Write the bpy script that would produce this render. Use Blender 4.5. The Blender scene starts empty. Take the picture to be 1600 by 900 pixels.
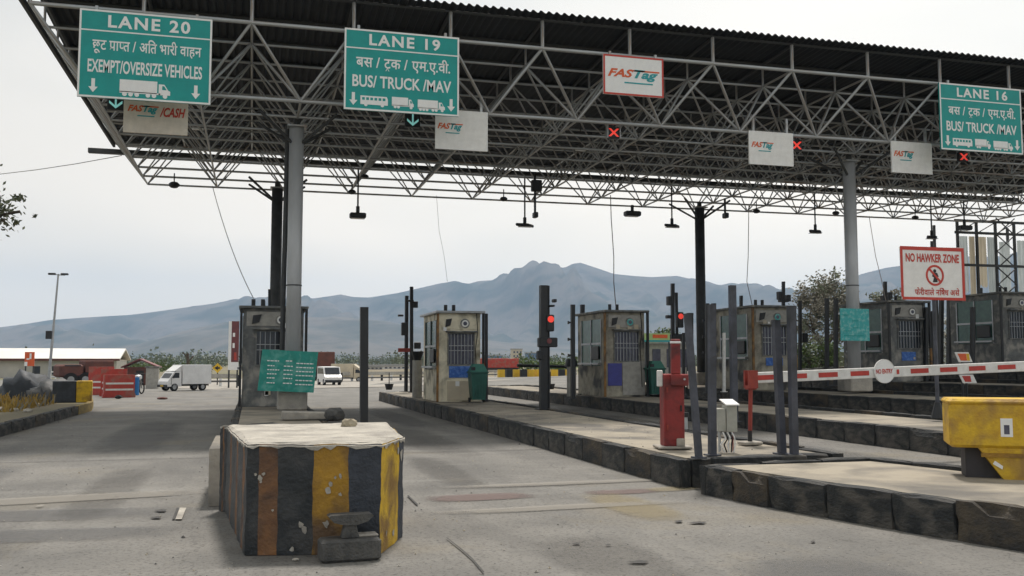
import bpy, bmesh, math, random
from mathutils import Vector, Matrix
random.seed(7)
sc = bpy.context.scene
C = sc.collection
PI = math.pi

# ------------------------------------------------------------------ camera
F, H = 1500.0, 1.5
PITCH, YAW = math.atan(118/F), math.radians(15.1)
cam = bpy.data.objects.new('camera', bpy.data.cameras.new('camera')); C.objects.link(cam)
cam.data.sensor_width = 36; cam.data.lens = 36*F/1600
cam.data.clip_start = .1; cam.data.clip_end = 30000
cam.location = (0, 0, H); cam.rotation_euler = (PI/2+PITCH, 0, -YAW)
sc.camera = cam

def ray(u, v):
    a = (u-800)/F; b = (450-v)/F
    y = math.cos(PITCH)-b*math.sin(PITCH); z = math.sin(PITCH)+b*math.cos(PITCH)
    return a*math.cos(YAW)+y*math.sin(YAW), -a*math.sin(YAW)+y*math.cos(YAW), z
def at(u, v, Y):                 # point of the photograph's line of sight at depth Y
    x, y, w = ray(u, v); t = Y/y
    return Vector((x*t, Y, H+w*t))
def gnd(u, v, z=0):              # ... on the level plane z
    x, y, w = ray(u, v); t = (z-H)/w
    return Vector((x*t, y*t, z))

# ------------------------------------------------------------------ world and sun
SUN_EL, SUN_AZ = math.radians(64), math.radians(18)      # azimuth clockwise from +Y
sd = Vector((math.sin(SUN_AZ)*math.cos(SUN_EL), math.cos(SUN_AZ)*math.cos(SUN_EL), math.sin(SUN_EL)))
w = bpy.data.worlds.new('World'); sc.world = w; w.use_nodes = True
nt = w.node_tree; N = nt.nodes; Lk = nt.links; bg = N['Background']
sky = N.new('ShaderNodeTexSky'); sky.sky_type = 'NISHITA'; sky.sun_disc = False
sky.sun_elevation = SUN_EL; sky.sun_rotation = SUN_AZ; sky.dust_density = 3
tc = N.new('ShaderNodeTexCoord')
nz = N.new('ShaderNodeTexNoise'); nz.inputs['Scale'].default_value = 1.6; nz.inputs['Detail'].default_value = 3
mp = N.new('ShaderNodeMapping'); mp.inputs['Scale'].default_value = (1, 1, 3)
Lk.new(tc.outputs['Generated'], mp.inputs[0]); Lk.new(mp.outputs[0], nz.inputs[0])
cr = N.new('ShaderNodeValToRGB')                             # overcast cloud layer, in units of the sky at strength .1
cr.color_ramp.elements[0].position = .35; cr.color_ramp.elements[0].color = (5.35, 5.4, 5.15, 1)
cr.color_ramp.elements[1].position = .68; cr.color_ramp.elements[1].color = (7.3, 7.0, 6.4, 1)
dt = N.new('ShaderNodeVectorMath'); dt.operation = 'DOT_PRODUCT'; dt.inputs[1].default_value = (0.83, 0.45, 0.33)
Lk.new(tc.outputs['Generated'], dt.inputs[0])
mr = N.new('ShaderNodeMapRange'); mr.inputs['From Min'].default_value = .1; mr.inputs['From Max'].default_value = 1
mr.inputs['To Min'].default_value = 1.04; mr.inputs['To Max'].default_value = 1.5
Lk.new(dt.outputs['Value'], mr.inputs[0])
vm = N.new('ShaderNodeVectorMath'); vm.operation = 'SCALE'
Lk.new(cr.outputs[0], vm.inputs[0]); Lk.new(mr.outputs[0], vm.inputs['Scale'])
sx_ = N.new('ShaderNodeSeparateXYZ'); Lk.new(tc.outputs['Generated'], sx_.inputs[0])
hr_ = N.new('ShaderNodeMapRange'); hr_.inputs['From Min'].default_value = .0; hr_.inputs['From Max'].default_value = .35; hr_.interpolation_type = 'SMOOTHSTEP'   # dusty haze towards the horizon, all round
Lk.new(sx_.outputs['Z'], hr_.inputs[0]); hm_ = N.new('ShaderNodeMix'); hm_.data_type = 'RGBA'; hm_.inputs[6].default_value = (1.32, 1.21, 1.08, 1); hm_.inputs[7].default_value = (1, 1, 1, 1); Lk.new(hr_.outputs[0], hm_.inputs[0])
vm2 = N.new('ShaderNodeVectorMath'); vm2.operation = 'MULTIPLY'; Lk.new(vm.outputs[0], vm2.inputs[0]); Lk.new(hm_.outputs[2], vm2.inputs[1])
mx = N.new('ShaderNodeMix'); mx.data_type = 'RGBA'; mx.inputs[0].default_value = .93
Lk.new(nz.outputs['Fac'], cr.inputs[0]); Lk.new(sky.outputs[0], mx.inputs[6]); Lk.new(vm2.outputs[0], mx.inputs[7])
Lk.new(mx.outputs[2], bg.inputs[0]); bg.inputs[1].default_value = .1
sun = bpy.data.objects.new('sun', bpy.data.lights.new('sun', 'SUN')); C.objects.link(sun)
sun.data.energy = 3.2; sun.data.angle = math.radians(8); sun.data.color = (1, .94, .87)
sun.rotation_euler = (-sd).to_track_quat('-Z', 'Y').to_euler()
sc.cycles.volume_bounces = 3
sc.view_settings.view_transform = 'Standard'; sc.view_settings.look = 'None'
sc.view_settings.exposure = .2; sc.view_settings.gamma = 1

# ------------------------------------------------------------------ materials
MATS = {}
def M(name, c1, c2=None, scale=4, rough=.8, metal=0, bump=0, contrast=.5, stretch=(1, 1, 1), c3=None, scale3=.6, emit=0, coord='Object', bscale=None):
    if name in MATS: return MATS[name]
    m = bpy.data.materials.new(name); m.use_nodes = True; MATS[name] = m
    n = m.node_tree.nodes; l = m.node_tree.links; b = n['Principled BSDF']
    b.inputs['Roughness'].default_value = rough; b.inputs['Metallic'].default_value = metal
    c1 = tuple(c1)+(1,)
    if c2 is None: c2 = tuple(x*.7 for x in c1[:3])
    t = n.new('ShaderNodeTexCoord'); mpn = n.new('ShaderNodeMapping'); mpn.inputs['Scale'].default_value = stretch
    l.new(t.outputs[coord], mpn.inputs[0])
    x = n.new('ShaderNodeTexNoise'); x.inputs['Scale'].default_value = scale; x.inputs['Detail'].default_value = 6; x.inputs['Roughness'].default_value = .65
    l.new(mpn.outputs[0], x.inputs[0])
    r = n.new('ShaderNodeValToRGB'); h = (1-contrast)*.35
    r.color_ramp.elements[0].position = .28+h*.3; r.color_ramp.elements[0].color = c1
    r.color_ramp.elements[1].position = .5+h; r.color_ramp.elements[1].color = tuple(c2)+(1,)
    r.color_ramp.elements[0].color, r.color_ramp.elements[1].color = tuple(c2)+(1,), c1
    l.new(x.outputs['Fac'], r.inputs[0]); out = r.outputs[0]
    if c3 is not None:
        y = n.new('ShaderNodeTexNoise'); y.inputs['Scale'].default_value = scale3; y.inputs['Detail'].default_value = 5; y.inputs['Distortion'].default_value = .4
        l.new(mpn.outputs[0], y.inputs[0])
        q = n.new('ShaderNodeMapRange'); q.inputs['From Min'].default_value = .47; q.inputs['From Max'].default_value = .66
        l.new(y.outputs['Fac'], q.inputs[0])
        k = n.new('ShaderNodeMix'); k.data_type = 'RGBA'; l.new(q.outputs[0], k.inputs[0]); l.new(out, k.inputs[6]); k.inputs[7].default_value = tuple(c3)+(1,)
        out = k.outputs[2]
    l.new(out, b.inputs['Base Color'])
    if emit:
        l.new(out, b.inputs['Emission Color']); b.inputs['Emission Strength'].default_value = emit
    if bump:
        z = n.new('ShaderNodeTexNoise'); z.inputs['Scale'].default_value = bscale or scale*6; z.inputs['Detail'].default_value = 5
        l.new(mpn.outputs[0], z.inputs[0])
        p = n.new('ShaderNodeBump'); p.inputs['Strength'].default_value = bump; p.inputs['Distance'].default_value = .02
        l.new(z.outputs['Fac'], p.inputs['Height']); l.new(p.outputs[0], b.inputs['Normal'])
    return m

def road_mat():
    m = bpy.data.materials.new('worn_concrete_road'); m.use_nodes = True; n = m.node_tree.nodes; l = m.node_tree.links; b = n['Principled BSDF']; b.inputs['Roughness'].default_value = .82
    t = n.new('ShaderNodeTexCoord')
    def noise(sc_, det, st=(1, 1, 1), rg=.6, dis=0):
        q = n.new('ShaderNodeMapping'); q.inputs['Scale'].default_value = st; l.new(t.outputs['Object'], q.inputs[0]); x = n.new('ShaderNodeTexNoise'); x.inputs['Scale'].default_value = sc_
        x.inputs['Detail'].default_value = det; x.inputs['Roughness'].default_value = rg; x.inputs['Distortion'].default_value = dis; l.new(q.outputs[0], x.inputs[0]); return x.outputs['Fac']
    def mix(f, a, c, lo, hi, mul=False):
        g_ = n.new('ShaderNodeMapRange'); g_.inputs['From Min'].default_value = lo; g_.inputs['From Max'].default_value = hi; l.new(f, g_.inputs[0]); k = n.new('ShaderNodeMix'); k.data_type = 'RGBA'
        if mul: k.blend_type = 'MULTIPLY'
        l.new(g_.outputs[0], k.inputs[0])
        for sock, v in ((6, a), (7, c)):
            if isinstance(v, tuple): k.inputs[sock].default_value = (*v, 1)
            else: l.new(v, k.inputs[sock])
        return k.outputs[2]
    c = mix(noise(.55, 6), (.135, .130, .120), (.212, .202, .183), .35, .65)
    c = mix(noise(1.1, 6, (1, .16, 1), .65, .3), c, (.105, .101, .095), .50, .78)                       # tyre-darkened streaks along the lanes
    c = mix(noise(.9, 5, (.22, 1.4, 1), .6), c, (.235, .228, .21), .56, .80)                           # broom and trowel bands across
    c = mix(noise(.35, 5, (1, 1, 1), .6, .5), c, (.19, .165, .12), .56, .75)                              # brownish dust
    c = mix(noise(26, 4, (1, 1, 1), .8), c, (.35, .35, .34), .48, .34, True)                              # coarse grain
    c = mix(noise(7, 5, (1, .6, 1), .75), c, (.62, .61, .6), .56, .72, True)                              # blotchy pitting
    vo_ = n.new('ShaderNodeTexVoronoi'); vo_.feature = 'DISTANCE_TO_EDGE'; vo_.inputs['Scale'].default_value = .22
    ad = n.new('ShaderNodeVectorMath'); ad.operation = 'ADD'; l.new(t.outputs['Object'], ad.inputs[0]); q2 = n.new('ShaderNodeTexNoise'); q2.inputs['Scale'].default_value = 1.4; q2.inputs['Detail'].default_value = 6
    l.new(t.outputs['Object'], q2.inputs[0]); l.new(q2.outputs['Color'], ad.inputs[1]); l.new(ad.outputs[0], vo_.inputs['Vector'])
    c = mix(vo_.outputs['Distance'], (.07, .068, .063), c, -.001, .0022)                                      # hairline cracks
    l.new(c, b.inputs['Base Color'])
    p = n.new('ShaderNodeBump'); p.inputs['Strength'].default_value = .6; p.inputs['Distance'].default_value = .012; l.new(noise(34, 5, (1, 1, 1), .7), p.inputs['Height']); l.new(p.outputs[0], b.inputs['Normal'])
    return m
road_m = road_mat()
road_l = M('pale_new_concrete', (.36, .335, .295), (.27, .25, .22), 1.5, .9, bump=.3, bscale=30)
patch_m = M('repaired_reddish_patch', (.25, .20, .185), (.18, .155, .15), 2.5, .9, bump=.4)
patch_g = M('grey_worn_band', (.235, .235, .235), (.17, .17, .172), 1.8, .85, bump=.3, stretch=(.5, 2, 1))
joint_m = M('joint_filler', (.06, .055, .05), (.03, .03, .03), 6)
soil_m = M('dry_soil', (.24, .19, .13), (.13, .12, .07), .08, .95, bump=.3, c3=(.10, .12, .05), scale3=.02, coord='Object')
hill_m = M('scrub_hillside', (.12, .11, .10), (.05, .06, .055), .012, 1, c3=(.035, .05, .045), scale3=.004, contrast=.9)
isl_m = M('sandy_island_concrete', (.34, .30, .235), (.21, .188, .155), 1.3, .9, bump=.6, contrast=.8, c3=(.135, .125, .11), scale3=.9, bscale=25)
kerb_b = M('kerb_sooty_black', (.024, .027, .028), (.012, .014, .016), 4, .75, bump=.8, c3=(.085, .078, .068), scale3=2.6, bscale=18)
kerb_y = M('kerb_sooty_yellow', (.095, .075, .05), (.035, .032, .03), 3.5, .8, bump=.8, c3=(.022, .024, .026), scale3=1.6, bscale=18)
kerb_o = M('kerb_faded_yellow', (.42, .29, .07), (.2, .15, .07), 3, .8, bump=.6)
conc_m = M('raw_concrete', (.46, .42, .36), (.30, .28, .25), 3, .9, bump=.7, c3=(.2, .19, .17), scale3=1.5)
white_top = M('chalky_whitewash', (.52, .485, .42), (.34, .315, .275), 6, .9, bump=.8, c3=(.28, .26, .23), scale3=3)
blk_paint = M('block_black_paint', (.022, .027, .03), (.012, .015, .018), 5, .55, bump=.5, c3=(.05, .05, .05), scale3=3)
slate_paint = M('block_slate_paint', (.05, .058, .075), (.025, .03, .04), 7, .6, bump=.6, c3=(.02, .024, .03), scale3=3)
ora_paint = M('block_dirty_yellow', (.44, .24, .018), (.28, .15, .02), 6, .7, bump=.5, c3=(.12, .07, .035), scale3=2.4)
bro_paint = M('block_brown_yellow', (.24, .115, .045), (.13, .065, .035), 6, .75, bump=.5, c3=(.05, .035, .03), scale3=3)
yel_paint = M('block_bright_yellow', (.78, .50, .015), (.55, .33, .015), 9, .6, bump=.5, c3=(.25, .14, .03), scale3=3)
iron_m = M('grimy_iron', (.13, .125, .115), (.06, .06, .06), 8, .75, metal=.2, bump=.7)
steel_m = M('galvanised_steel', (.52, .54, .55), (.34, .36, .37), 3, .45, metal=.25)
truss_m = M('grey_painted_truss', (.50, .52, .53), (.34, .36, .37), 2.5, .42, metal=.35, c3=(.25, .2, .16), scale3=1.2)
truss_d = M('dark_truss', (.07, .073, .075), (.035, .038, .04), 2.5, .7)  # much darker than the grey truss paint; rafters, purlins, rear columns
roof_m = M('dark_roof_underside', (.018, .023, .028), (.009, .012, .016), 1.2, .7)  # underside of the roof sheets, coloured darker than their top
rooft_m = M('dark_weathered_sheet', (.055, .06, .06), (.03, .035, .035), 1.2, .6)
col_m = M('grey_column_paint', (.52, .53, .54), (.36, .37, .38), 2, .45, metal=.1, stretch=(1, 1, .25))
blackp = M('black_painted_steel', (.018, .02, .023), (.01, .011, .013), 6, .5)
bluep = M('blue_black_box_section', (.085, .09, .115), (.045, .05, .065), 5, .5, c3=(.02, .022, .026), scale3=2)
teal_m = M('teal_sign_sheet', (.0, .325, .30), (.0, .27, .25), 3, .45)
teal2_m = M('faded_teal_sheet', (.012, .30, .245), (.015, .22, .18), 6, .5, c3=(.10, .36, .31), scale3=5)
teal3_m = M('bleached_teal_sheet', (.03, .42, .42), (.05, .33, .33), 8, .5, c3=(.22, .5, .48), scale3=9)
white_m = M('sign_white', (.86, .86, .84), (.78, .78, .77), 8, .5)
wback_m = M('pale_sign_board', (.88, .87, .84), (.76, .75, .72), 6, .6)
beige_m = M('dusty_beige_board', (.74, .66, .56), (.6, .54, .46), 5, .7)
red_m = M('sign_red', (.60, .055, .03), (.45, .04, .03), 8, .5)
orange_m = M('logo_orange_red', (.75, .13, .03), (.6, .09, .02), 8, .5)
tealt_m = M('logo_teal', (.02, .36, .40), (.02, .28, .3), 8, .5)
cab_red = M('barrier_cabinet_red', (.33, .035, .032), (.21, .03, .028), 5, .65, c3=(.075, .024, .024), scale3=2.6, bump=.3)
rust_red = M('stand_red', (.34, .05, .03), (.2, .03, .025), 6, .6)
arm_w = M('boom_white', (.80, .79, .76), (.62, .61, .58), 9, .5)
arm_r = M('boom_red', (.52, .05, .035), (.38, .04, .03), 12, .55)
grey_box = M('control_box_grey', (.50, .50, .44), (.36, .36, .32), 5, .6)
cream_w = M('booth_cream', (.85, .78, .60), (.72, .65, .49), 4, .7, c3=(.28, .25, .18), scale3=2)
dirty_w = M('booth_sooty_cream', (.46, .42, .33), (.26, .24, .195), 4, .75, c3=(.055, .055, .055), scale3=1.6)
dark_w = M('booth_dark', (.20, .205, .20), (.10, .105, .105), 4, .75, c3=(.36, .34, .30), scale3=3)
grey_pan = M('booth_grey_panel', (.44, .42, .38), (.28, .27, .245), 5, .65)
alu_m = M('dull_aluminium', (.42, .43, .44), (.28, .29, .3), 5, .4, metal=.5)
dkglass = M('dark_glass', (.035, .04, .05), (.02, .024, .03), 3, .12)
vioglass = M('grey_violet_glass', (.11, .11, .15), (.06, .06, .085), 6, .2)
grnglass = M('green_tint_glass', (.08, .17, .13), (.05, .11, .09), 4, .25)
blue_m = M('notice_blue', (.03, .14, .50), (.03, .10, .36), 10, .5, c3=(.12, .25, .6), scale3=12)
indigo_m = M('notice_indigo', (.06, .07, .34), (.05, .05, .22), 10, .5)
bin_m = M('bin_green', (.02, .11, .085), (.012, .07, .055), 4, .45)
binlid = M('bin_lid_green', (.03, .19, .14), (.02, .13, .1), 4, .45)
rubber = M('rubber', (.02, .02, .02), (.012, .012, .012), 6, .9)
gold_m = M('corner_guard_ochre', (.36, .19, .05), (.2, .1, .035), 5, .7, c3=(.08, .05, .03), scale3=3)
yplast = M('scuffed_yellow_plastic', (.66, .42, .02), (.44, .24, .02), 7, .6, bump=.4, contrast=.8, c3=(.34, .20, .05), scale3=3.2)
redplast = M('red_barrier_plastic', (.52, .06, .04), (.36, .05, .04), 5, .65, c3=(.3, .13, .1), scale3=2.5)
vanw = M('van_white', (.78, .78, .78), (.66, .66, .66), 2, .35)
tarp = M('dark_blue_tarpaulin', (.025, .035, .048), (.012, .015, .02), 2, .6, bump=.5)
tarp_p = M('pale_plastic_sheet', (.62, .66, .66), (.42, .47, .48), 3, .6, stretch=(3, 3, .4))
tarp_c = M('cream_plastic_sheet', (.62, .57, .46), (.48, .43, .34), 3, .6, stretch=(3, 3, .4))
bark = M('bark', (.10, .08, .06), (.055, .045, .035), 8, .95, bump=.6)
leaf_a = M('leaf_dusty_green', (.18, .20, .13), (.12, .14, .085), 2, .8)
leaf_b = M('leaf_grey_brown', (.30, .28, .23), (.19, .18, .145), 2, .85)
leaf_c = M('leaf_bright_green', (.10, .15, .035), (.06, .10, .025), 2, .8)
dry_m = M('dry_yellow_weed', (.42, .27, .05), (.24, .17, .05), 3, .9)
stone_m = M('pale_stone', (.42, .37, .27), (.28, .24, .18), 8, .9, bump=.8)
redlamp = M('lit_red_lamp', (1.0, .07, .045), (.95, .06, .04), 8, .4, emit=.45)
dimred = M('dim_red_lamp', (.22, .05, .055), (.12, .03, .03), 8, .4)
greenlamp = M('lit_cyan_green_lamp', (.35, .80, .76), (.3, .72, .7), 8, .4, emit=.25)
wall_c = M('shed_cream_wall', (.55, .53, .47), (.43, .42, .38), .6, .8)
roof_w = M('shed_white_roof', (.74, .72, .67), (.62, .61, .57), .6, .6)
brown_m = M('rusty_maroon_sheet', (.16, .06, .045), (.09, .04, .035), 1.5, .8)
maroon = M('hoarding_maroon', (.20, .06, .06), (.13, .045, .05), 2, .6)
cream2 = M('truck_cream', (.60, .52, .38), (.48, .42, .32), 2, .6)
bluew = M('hazy_blue_wall', (.16, .24, .36), (.12, .19, .3), 1, .8)
lime = M('signboard_lime', (.40, .55, .22), (.32, .46, .2), 3, .6)
saf = M('signboard_yellow', (.75, .48, .02), (.6, .36, .02), 3, .5)
for _m in (tarp_p, tarp_c):
    _n = _m.node_tree.nodes; _l = _m.node_tree.links; _b = _n['Principled BSDF']; _t = _n.new('ShaderNodeBsdfTranslucent'); _x = _n.new('ShaderNodeMixShader'); _x.inputs[0].default_value = .55
    _l.new(_b.inputs['Base Color'].links[0].from_socket, _t.inputs[0]); _l.new(_b.outputs[0], _x.inputs[1]); _l.new(_t.outputs[0], _x.inputs[2]); _l.new(_x.outputs[0], _n['Material Output'].inputs['Surface'])
cable_m = M('cable_grey', (.22, .22, .22), (.14, .14, .14), 3, .7)
cable_r = M('cable_pinkish', (.5, .42, .38), (.4, .33, .3), 3, .7)

# ------------------------------------------------------------------ helpers
class MB:
    """collects shapes; build() links them as ONE mesh object"""
    def __init__(s): s.v = []; s.f = []; s.m = []; s.mats = []
    def mi(s, m):
        if m not in s.mats: s.mats.append(m)
        return s.mats.index(m)
    def add(s, vs, fs, m):
        o = len(s.v); s.v += [tuple(v) for v in vs]; i = s.mi(m)
        for f in fs: s.f.append(tuple(o+k for k in f)); s.m.append(i)
        return s
    def box(s, x0, x1, y0, y1, z0, z1, m, b=0):
        if b:
            b = min(b, (x1-x0)*.4, (y1-y0)*.4, (z1-z0)*.4)
            pts = [(x0+b, y0), (x1-b, y0), (x1, y0+b), (x1, y1-b), (x1-b, y1), (x0+b, y1), (x0, y1-b), (x0, y0+b)]
            cx, cy = (x0+x1)/2, (y0+y1)/2
            def sh(p): return (p[0]+(b if p[0] < cx else -b), p[1]+(b if p[1] < cy else -b))
            vs = [(*sh(p), z0) for p in pts]+[(*p, z0+b) for p in pts]+[(*p, z1-b) for p in pts]+[(*sh(p), z1) for p in pts]
            fs = [tuple(range(7, -1, -1)), tuple(range(24, 32))]
            for k in range(3):
                for i in range(8): j = (i+1) % 8; fs.append((k*8+i, k*8+j, k*8+8+j, k*8+8+i))
            return s.add(vs, fs, m)
        vs = [(x0, y0, z0), (x1, y0, z0), (x1, y1, z0), (x0, y1, z0), (x0, y0, z1), (x1, y0, z1), (x1, y1, z1), (x0, y1, z1)]
        return s.add(vs, [(3, 2, 1, 0), (4, 5, 6, 7), (0, 1, 5, 4), (1, 2, 6, 5), (2, 3, 7, 6), (3, 0, 4, 7)], m)
    def tube(s, p0, p1, r, m, n=8, r1=None):
        p0 = Vector(p0); p1 = Vector(p1); d = p1-p0; L = d.length
        if L < 1e-6: return s
        q = d.to_track_quat('Z', 'Y'); r1 = r if r1 is None else r1
        vs = [p0+q @ Vector((r*math.cos(2*PI*i/n), r*math.sin(2*PI*i/n), 0)) for i in range(n)]
        vs += [p0+q @ Vector((r1*math.cos(2*PI*i/n), r1*math.sin(2*PI*i/n), L)) for i in range(n)]
        fs = [(i, (i+1) % n, n+(i+1) % n, n+i) for i in range(n)]+[tuple(range(n-1, -1, -1)), tuple(range(n, 2*n))]
        return s.add(vs, fs, m)
    def path(s, pts, r, m, n=6):
        for a, b in zip(pts, pts[1:]): s.tube(a, b, r, m, n)
        return s
    def prism(s, poly, z0, z1, m, mt=None):       # poly: counter-clockwise xy
        n = len(poly); vs = [(x, y, z0) for x, y in poly]+[(x, y, z1) for x, y in poly]
        s.add(vs, [(i, (i+1) % n, n+(i+1) % n, n+i) for i in range(n)]+[tuple(range(n-1, -1, -1))], m)
        return s.add([(x, y, z1) for x, y in poly], [tuple(range(n))], mt or m)
    def plate(s, poly, y0, y1, m):                # poly in xz, thickness along y (front = y0)
        n = len(poly); vs = [(x, y0, z) for x, z in poly]+[(x, y1, z) for x, z in poly]
        return s.add(vs, [tuple(range(n)), tuple(range(2*n-1, n-1, -1))]+[(i, n+i, n+(i+1) % n, (i+1) % n) for i in range(n)], m)
    def side(s, poly, x0, x1, m):                 # poly in yz, thickness along x
        n = len(poly); vs = [(x0, y, z) for y, z in poly]+[(x1, y, z) for y, z in poly]
        return s.add(vs, [tuple(range(n)), tuple(range(2*n-1, n-1, -1))]+[(i, n+i, n+(i+1) % n, (i+1) % n) for i in range(n)], m)
    def disc(s, cx, cz, r, y0, y1, m, n=24, ri=0):
        if ri:
            for i in range(n):
                a, b = 2*PI*i/n, 2*PI*(i+1)/n
                s.plate([(cx+ri*math.cos(a), cz+ri*math.sin(a)), (cx+r*math.cos(a), cz+r*math.sin(a)), (cx+r*math.cos(b), cz+r*math.sin(b)), (cx+ri*math.cos(b), cz+ri*math.sin(b))], y0, y1, m)
            return s
        return s.plate([(cx+r*math.cos(2*PI*i/n), cz+r*math.sin(2*PI*i/n)) for i in range(n)], y0, y1, m)
    def build(s, name, parent=None, label=None, kind=None, smooth=False, loc=None):
        me = bpy.data.meshes.new(name); me.from_pydata(s.v, [], s.f)
        for m in s.mats: me.materials.append(m)
        me.polygons.foreach_set('material_index', s.m)
        bm = bmesh.new(); bm.from_mesh(me); bmesh.ops.recalc_face_normals(bm, faces=bm.faces); bm.to_mesh(me); bm.free()
        if smooth: me.polygons.foreach_set('use_smooth', [True]*len(me.polygons))
        return link(name, me, parent, label, kind, loc)
def link(name, me, parent=None, label=None, kind=None, loc=None):
    o = bpy.data.objects.new(name, me); C.objects.link(o); o.parent = parent
    if label: o['label'] = label
    if kind: o['kind'] = kind
    if loc is not None: o.location = loc
    return o
def tag(o, label, cat, group=None):
    o['label'] = label; o['category'] = cat
    if group: o['group'] = group
    return o
def thing(name, label, cat, loc=(0, 0, 0), rz=0, group=None):
    o = bpy.data.objects.new(name, None); C.objects.link(o); o.location = loc; o.rotation_euler = (0, 0, rz)
    o.empty_display_size = .2
    return tag(o, label, cat, group)
def dup(root, label, loc=None, rz=None):
    kids = list(root.children); r = root.copy(); C.objects.link(r); r['label'] = label
    if loc is not None: r.location = loc
    if rz is not None: r.rotation_euler = (0, 0, rz)
    for ch in kids:
        gk = list(ch.children); c = ch.copy(); C.objects.link(c); c.parent = r
        for g in gk:
            d = g.copy(); C.objects.link(d); d.parent = c
    return r

# lettering: a text becomes a thin raised mesh in the xz plane, facing -Y, fitted to a box
def raw_text(s, shear=0, bold=.012, spacing=1.0):
    cu = bpy.data.curves.new('t', 'FONT'); cu.body = s; cu.size = 1; cu.shear = shear; cu.offset = bold; cu.space_character = spacing; cu.resolution_u = 3
    ob = bpy.data.objects.new('t', cu); C.objects.link(ob); bpy.context.view_layer.update()
    me = bpy.data.meshes.new_from_object(ob.evaluated_get(bpy.context.evaluated_depsgraph_get()))
    vs = [(v.co.x, v.co.y) for v in me.vertices]; fs = [tuple(p.vertices) for p in me.polygons]
    bpy.data.objects.remove(ob); bpy.data.curves.remove(cu); bpy.data.meshes.remove(me)
    return vs, fs
def bounds(vs):
    xs = [v[0] for v in vs]; ys = [v[1] for v in vs]; return min(xs), max(xs), min(ys), max(ys)
def put(mb, vs, fs, m, x0, x1, z0, z1, y, zb=None):
    bx0, bx1, by0, by1 = zb or bounds(vs)
    pts = [(x0+(a-bx0)/(bx1-bx0)*(x1-x0), y, z0+(b-by0)/(by1-by0)*(z1-z0)) for a, b in vs]
    mb.add(pts, fs, m)
def lettering(parent, s, m, x0, x1, z0, z1, y, name='lettering', **k):
    vs, fs = raw_text(s, **k) if isinstance(s, str) else deva(s)
    mb = MB(); put(mb, vs, fs, m, x0, x1, z0, z1, y)
    me = bpy.data.meshes.new(name); me.from_pydata(mb.v, [], mb.f); me.materials.append(m)
    return link(name, me, parent)
def deva(tokens):                     # Devanagari run: 'ra' adds the stroke of a conjunct, 'tra' the caret, ('half', x) a half letter
    V, Fc = [], []; x = 0
    def app(vs, fs, dx):
        o = len(V); V.extend((a+dx, b) for a, b in vs); Fc.extend(tuple(o+i for i in f) for f in fs)
    for t in tokens:
        if t == ' ': x += .28; continue
        if t == 'ra': app([(-.34, .2), (-.29, .26), (-.5, .02), (-.55, .06)], [(0, 1, 2, 3)], x); continue
        if t == 'tra':
            app([(-.42, -.2), (-.36, -.2), (-.26, -.04), (-.26, .03)], [(0, 1, 2, 3)], x); app([(-.26, .03), (-.26, -.04), (-.16, -.2), (-.10, -.2)], [(0, 1, 2, 3)], x); continue
        half = isinstance(t, tuple); ch = t[1] if half else t
        vs, fs = raw_text(ch, bold=.016)
        if not vs: continue
        b = bounds(vs)
        if ch in 'ेैंुूृ्':
            app(vs, fs, x if b[1] < .1 else x-b[1]-.02); continue
        if ch == 'ि': app(vs, fs, x-b[0]); x += .24; continue
        if ch == 'ी': app(vs, fs, x+.25-b[1]); x += .24; continue
        if half:
            lim = b[0]+(b[1]-b[0])*.68; vs = [(min(a, lim), c) for a, c in vs]; b = bounds(vs)
        app(vs, fs, x-b[0]); x += b[1]-b[0]-.02 if t != '/' else b[1]-b[0]+.05
        if t == '.': x += .06
    return V, Fc

def zg(x, y=30):                      # the plaza rises gently towards the far lanes on the right
    if x <= 5: return 0.0
    d = min(x, 30)-5; z = .0013*d*d+.012*d
    f = 1 if y < 50 else max(0, 1-(y-50)/60)
    return z*f*f*(3-2*f)

# ------------------------------------------------------------------ ground and roads
def lines(a, b, step): 
    n = int(round((b-a)/step)); return [a+(b-a)*i/n for i in range(n+1)]
GX = [-9000, -4000, -1500, -600, -250, -120, -60, -30, -12]+lines(-5.0, 31, 1.5)+[33, 40, 60, 120, 250, 600, 1500, 4000, 9000]
GY = [-9000, -3000, -800, -200, -60, -20]+lines(-5, 49, 6)+[55, 61, 67, 73, 79, 85, 91, 97, 103, 111, 130, 170, 250, 500, 1000, 2500, 5000, 7200]
def sheet(name, X, Y, dz, m, kind='structure', lab=None):
    mb = MB(); nx = len(X)
    vs = [(x, y, zg(x, y)+dz) for y in Y for x in X]
    fs = [(j*nx+i, j*nx+i+1, (j+1)*nx+i+1, (j+1)*nx+i) for j in range(len(Y)-1) for i in range(nx-1)]
    mb.add(vs, fs, m); return mb.build(name, None, lab, kind, smooth=True)
sheet('ground', GX, GY, -.02, soil_m)
sheet('road', [-30, -12]+lines(-5.0, 31, 1.5)+[33, 40], [-20]+lines(-5, 49, 6)+[55, 61, 67, 73, 79, 85, 91, 97], -.004, road_m)
def flat(name, poly, m, dz=.004, parent=None):
    mb = MB(); mb.add([(x, y, zg(x, y)+dz) for x, y in poly], [tuple(range(len(poly)))], m); return mb.build(name, parent, None, None if parent else 'structure')
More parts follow.
